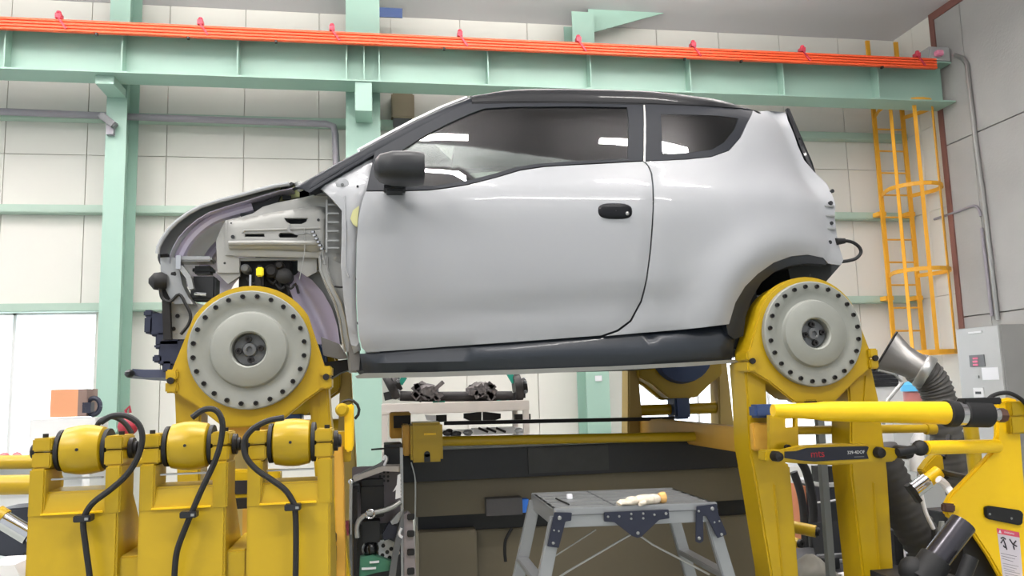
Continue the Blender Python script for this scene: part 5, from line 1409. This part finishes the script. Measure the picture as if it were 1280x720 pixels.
YA2 = 8.9
acn = thing('air_conditioner', 'white floor standing air conditioner with dark louvres behind the hose nozzle', 'air conditioner', S(1092, 640, YA2))
p, q = S(1052, 620, YA2), S(1128, 452, YA2)
MB().bb((p.x, YA2, 0), (q.x, YA2+.5, q.z)).build('case', M_WHITE, acn, bevel=.02)
for py in (460, 465, 470, 475, 480):
    MB().bb(S(1060, py, YA2-.02), S(1122, py+3, YA2)).build('louvre', M_BLACK, acn)
for k in range(9):
    py = 556+k*5.2
    MB().bb(S(1060, py, YA2-.012), S(1118, py+3.2, YA2)).build('grille_slat', M_GREY, acn)
# poles
for a0, a1, m_, w_, y_, lab in ((1014, 1041, mat('pole_grey', (112, 116, 116), .5), .040, 4.4, 'grey square pole between the two right rear posts'), (1106, 1110, M_STEEL, .030, 4.2, 'thin steel pole right of the right rear post')):
    p, q = S(a0, 515, y_), S(a1, 720, y_)
    if a0 == 1014: p = S(1018, 520, y_)
    solo(MB().bb((q.x-w_/2, y_, 0), (q.x+w_/2, y_+w_, p.z)), 'pole', m_, lab, 'pole')
# hanging dark hoses and goods seen between the posts
YG = 5.2
for pts, lab in (([(1000, 575), (1008, 590), (1014, 615), (1017, 640), (1016, 670)], 'black curved hose right of the left rear post'), ([(992, 590), (999, 610), (1004, 635), (1006, 665)], 'second black curved hose close to the left rear post')):
    YG += .5
    pp_ = [S(a, b, YG) for a, b in pts]; pp_.append(Vector((pp_[-1].x, YG, 0)))
    solo(MB().tube(smooth_path(pp_, 5), .032, 10), 'hose', M_RUB, lab, 'hose')
k_ = thing('tool_cabinet', 'black tool cabinet seen between the right rear posts', 'cabinet', S(1058, 700, 6.2))
p, q = S(1036, 690, 6.2), S(1074, 607, 6.2)
MB().bb((p.x, 6.2, 0), (q.x, 6.7, q.z)).build('case', mat('navy_black', (34, 36, 46), .45), k_, bevel=.01)
MB().bb((p.x-.01, 6.19, q.z), (q.x+.01, 6.7, q.z+.03)).build('top', M_GREY, k_)
for dz in (.12, .4): MB().bb((p.x+.02, 6.19, q.z-dz-.2), (q.x-.02, 6.2, q.z-dz)).build('drawer', M_BLACK, k_)
q = S(1036, 607, 6.3)
solo(MB().bb((q.x-.09, 6.25, q.z+.032), (q.x+.03, 6.4, q.z+.16)).bb((q.x-.06, 6.3, q.z+.16), (q.x-.04, 6.32, q.z+.22)).bb((q.x-.02, 6.3, q.z+.16), (q.x-.0, 6.32, q.z+.22)), 'charger', M_RUB, 'black charger with prongs on the tool cabinet', 'charger')
q = S(1052, 606, 6.3); solo(MB().lathe([(.04, 0), (.04, .09), (.03, .1)], (q.x, q.y, S(1074, 607, 6.2).z+.03), (0, 0, 1), 12), 'can', M_RUB, 'small black can on the tool cabinet', 'can')
p, q = S(1008, 655, 6.4), S(1033, 606, 6.4)
q.x = S(1033, 690, 6.2).x-.03
solo(MB().bb((p.x, 6.4, 0), (q.x, 6.8, q.z)), 'crate', mat('terracotta', (190, 120, 84), .7), 'orange brown crate left of the black tool cabinet', 'crate')
YD = 4.9
for i, (a, b, c_, d, lab) in enumerate(((988, 658, 1016, 662, 'upper yellow cylinder with black end beside the left rear post'), (990, 677, 1000, 678, 'lower yellow cylinder with black end beside the left rear post'))):
    t = thing('hydraulic_cylinder', lab, 'cylinder', S(a, b, YD))
    YD = 4.9+.12*i
    d_ = S(c_, d, YD)-S(a, b, YD)
    dd = Vector((d_.x, -.12, d_.z)).normalized(); L_ = d_.length
    MB().lathe([(.038-.008*i, -.1), (.038-.008*i, L_)], S(a, b, YD), dd, 18).build('barrel', M_YEL, t)
    MB().lathe([(.028, L_), (.026, L_+.02), (.012, L_+.022), (.012, L_+.01)], S(a, b, YD), dd, 18).build('end_cap', M_RUB, t)
    MB().bb(S(a, b, YD)+Vector((-.04-.1*i, 0, -S(a, b, YD).z)), S(a, b, YD)+Vector((-.1*i, .04, -.03))).build('support', M_DGREY, t)
tbz = S(1040, 712, 5.0).z
tbl = thing('work_table', 'dark low work table covered in clutter between the right rear posts', 'table', S(1045, 720, 5.0))
MB().bb((S(985, 712, 5).x, 4.75, tbz-.04), (S(1235, 712, 5).x, 5.7, tbz)).build('top', M_BED, tbl)
for x in (S(990, 712, 5).x, S(1225, 712, 5).x):
    for y in (4.8, 5.6): MB().bb((x, y, 0), (x+.05, y+.05, tbz-.04)).build('leg', M_BOLT, tbl)
def on(px, y, w_, d_, h_, nm, m_, lab, cat, rot=0.0, dz=0.0, bevel=.004):
    x = S(px, 700, y).x
    o = solo(MB().box((0, 0, h_/2), (w_, d_, h_)), nm, m_, lab, cat, loc=(0, 0, 0), bevel=bevel)
    o.location = (x, y, tbz+.0005+dz); o.rotation_euler = (0, 0, rot); return o
t = thing('cloth_bundle', 'crumpled grey cloth bundle on the low table by the left rear post', 'cloth', (S(1018, 705, 4.95).x, 4.95, tbz))
rows = []
for i in range(9):
    r = []
    for j in range(13):
        u, v = i/8, j/12
        r.append(Vector((S(1012, 705, 4.95).x-.15+.3*v, 4.82+.26*u, tbz+.005+.10*math.sin(math.pi*u)*math.sin(math.pi*v)+.018*math.sin(9*v+5*u)*math.sin(math.pi*u)*math.sin(math.pi*v))))
    rows.append(r)
MB().grid(rows, (0, 0, -.004)).build('cloth', mat('grey_cloth', (126, 124, 116), .9), t, smooth=80)
lp = thing('laptop', 'open silver laptop tilted on the low table', 'laptop', (S(1056, 700, 5.25).x, 5.25, tbz))
xx_ = S(1056, 700, 5.25).x
MB().box((xx_, 5.25, tbz+.012), (.30, .22, .022)).build('base', M_ALU, lp, bevel=.004)
MB().box((xx_, 5.40, tbz+.12), (.30, .012, .22), Matrix.Rotation(-.3, 3, 'X')).build('screen_lid', M_BLACK, lp, bevel=.004)
MB().box((xx_, 5.23, tbz+.024), (.26, .12, .004)).build('keyboard', M_BLACK, lp)
on(1060, 4.85, .16, .11, .004, 'paper_sheet', M_PAPER, 'white paper on the front of the low table', 'paper', .3)
on(1034, 5.05, .12, .10, .07, 'instrument', M_BLACK, 'black instrument box left of the laptop', 'instrument', .2)
on(1128, 5.1, .26, .2, .22, 'instrument', M_RUB, 'large black instrument case right of the right rear post', 'instrument', .1)
on(1146, 4.82, .10, .08, .10, 'instrument', M_BED, 'small black case in front of the large one', 'instrument', -.2)
on(1188, 5.2, .2, .25, .30, 'instrument', M_BLACK, 'tall black case on the right of the low table', 'instrument', .1)
on(1098, 5.2, .08, .2, .16, 'instrument', M_DGREY, 'grey narrow case behind the right rear post', 'instrument')
pc_ = S(1137, 655, 4.6)
solo(MB().prism([S(a, b, 4.9) for a, b in ((1131, 669), (1138, 670), (1147, 684), (1132, 680))], (0, .02, 0)).bb(S(1131, 680, 4.9), S(1134, 712, 4.92)), 'paper_card', M_PAPER, 'folded white card standing left of the thick duct', 'paper')
for pts, lab in (([(1063, 606), (1067, 620), (1066, 650), (1062, 690), (1063, 706)], 'white cable hanging beside the right rear post'), ([(1022, 628), (1040, 626), (1052, 622), (1056, 616)], 'thin grey cable sagging in front of the tool cabinet')):
    solo(MB().tube(smooth_path([S(a, b, 4.82) for a, b in pts]+([Vector((S(1063, 710, 4.82).x, 4.82, tbz+.004))] if pts[0][0] == 1063 else []), 5), .006, 6), 'cable', M_PAPER, lab, 'cable')
# white hanging sleeve and tape right of the posts
YV = 3.75
t = thing('cable_sleeve', 'white cable sleeve hanging behind the slim strut joint', 'sleeve', S(1147, 590, YV))
MB().tube([S(1151, 537, YV), S(1148, 550, YV), S(1147, 556, YV)], [.022, .034, .034], 14).tube([S(1147, 567, YV), S(1146, 572, YV), S(1147, 589, YV)], [.03, .036, .036], 14).tube([S(1147, 556, YV), S(1147, 567, YV)], .02, 10).build('sleeve', M_PAPER, t)
MB().tube(smooth_path([S(a, b, YV) for a, b in ((1148, 588), (1150, 605), (1152, 620), (1157, 640), (1164, 655), (1167, 661))], 4), .010, 8).build('white_cable', M_PAPER, t)
MB().tube([S(1167, 662, YV), Vector((S(1167, 662, YV).x, YV, 0))], .012, 6).build('drop_cable', M_RUB, t)
solo(MB().tube(smooth_path([S(a, b, 3.3) for a, b in ((1173, 599), (1180, 604), (1186, 612))]+[S(1196, 624, 3.16)], 4), .018, 8), 'cable', M_PAPER, 'short white cable loop behind the bell crank pin', 'cable')
# small actuator hanging diagonally
YI = 3.4
t = thing('small_actuator', 'small yellow and silver actuator slung diagonally left of the bell crank', 'actuator', S(1142, 625, YI))
MB().prism([S(a, b, YI) for a, b in ((1170, 568), (1179, 569), (1182, 594), (1176, 600), (1160, 598), (1153, 588), (1162, 576))], (0, .05, 0)).build('bracket', M_YEL, t, bevel=.006)
MB().tube([S(1173, 590, YI), S(1156, 603, YI)], .032, 14).build('yoke', M_YEL2, t)
MB().lathe([(.018, 0), (.018, .02), (.01, .022)], S(1179, 593.5, YI), (0, -1, 0), 12).build('pin', M_BOLT, t)
MB().tube([S(1158, 601, YI), S(1141, 614, YI)], .036, 16).build('silver_barrel', M_CHROME, t)
MB().bar(S(1134, 606, YI-.02), S(1149, 627, YI-.02), .03, .02).build('end_bar', M_BLACK, t)
MB().tube([S(1179, 572, YI+.03), S(1184, 560, YI+.05), S(1186, 545, YI+.1)], .012, 8).tube([S(1176, 590, YI+.02), S(1215, 598, 3.16)], .014, 8).build('hanger', M_BOLT, t)
# big dark cylinder under the bell crank
t = thing('main_actuator', 'large dark actuator cylinder slanting under the bell crank pin', 'actuator', S(1165, 720, 3.0))
MB().tube([S(1204, 654, 2.98), S(1168, 702, 2.98)], .050, 20).build('barrel', mat('gunmetal', (70, 68, 74), .25, metal=.6), t)
MB().tube([S(1170, 699, 2.98), S(1150, 726, 2.98)], .062, 18).build('lower_head', M_RUB, t)
MB().ball(S(1141, 713, 3.0), .055, 14, (1, 1, 1)).build('port_elbow', M_RUB, t)
MB().prism([S(a, b, 3.18) for a, b in ((1200, 652), (1228, 668), (1250, 730), (1190, 740), (1204, 690))], (0, .1, 0)).build('mount_bracket', M_RUB, t)
p = S(1160, 730, 3.0); MB().bb((p.x-.12, 2.9, 0), (p.x+.14, 3.2, p.z+.02)).build('base', M_BED, t)
MB().tube([S(1214, 696, 2.9), S(1203, 725, 2.9)], .028, 10).build('port_pipe', M_RUB, t)
solo(MB().prism([S(a, b, 3.9) for a, b in ((1177, 652), (1196, 652), (1206, 700), (1170, 700))], (0, .02, 0)).bb((S(1180, 700, 3.9).x, 3.9, 0), (S(1196, 700, 3.9).x, 3.92, S(1190, 699, 3.9).z)), 'guard_sheet', mat('sheet_grey', (158, 160, 156), .5), 'light grey guard sheet behind the large actuator', 'sheet')
q = S(1130, 717, 4.0); solo(MB().lathe([(.012, 0), (.012, .03), (.005, .05)], (q.x, q.y, q.z-.03), (0, 0, 1), 10).bb((q.x-.02, q.y-.02, 0), (q.x+.02, q.y+.02, q.z-.03)), 'indicator', M_YEL2, 'tiny yellow indicator left of the large actuator', 'indicator')
q = S(1143, 489, 6.8)
t = thing('blue_cap_bottle', 'bottle with light blue cap beside the hose, above the thick strut', 'bottle', q-Vector((0, 0, .2)))
MB().lathe([(.10, -.2), (.10, 0), (.06, .02)], q, (0, 0, 1), 14).build('bottle', mat('bottle_pink', (190, 120, 116), .5), t)
MB().lathe([(.12, 0), (.12, .06), (.06, .09)], q, (0, 0, 1), 14).build('cap', mat('cap_blue', (90, 178, 226), .5), t)
MB().bb((q.x-.15, q.y-.15, 0), (q.x+.15, q.y+.15, q.z-.2)).build('stand', M_GREY, t)
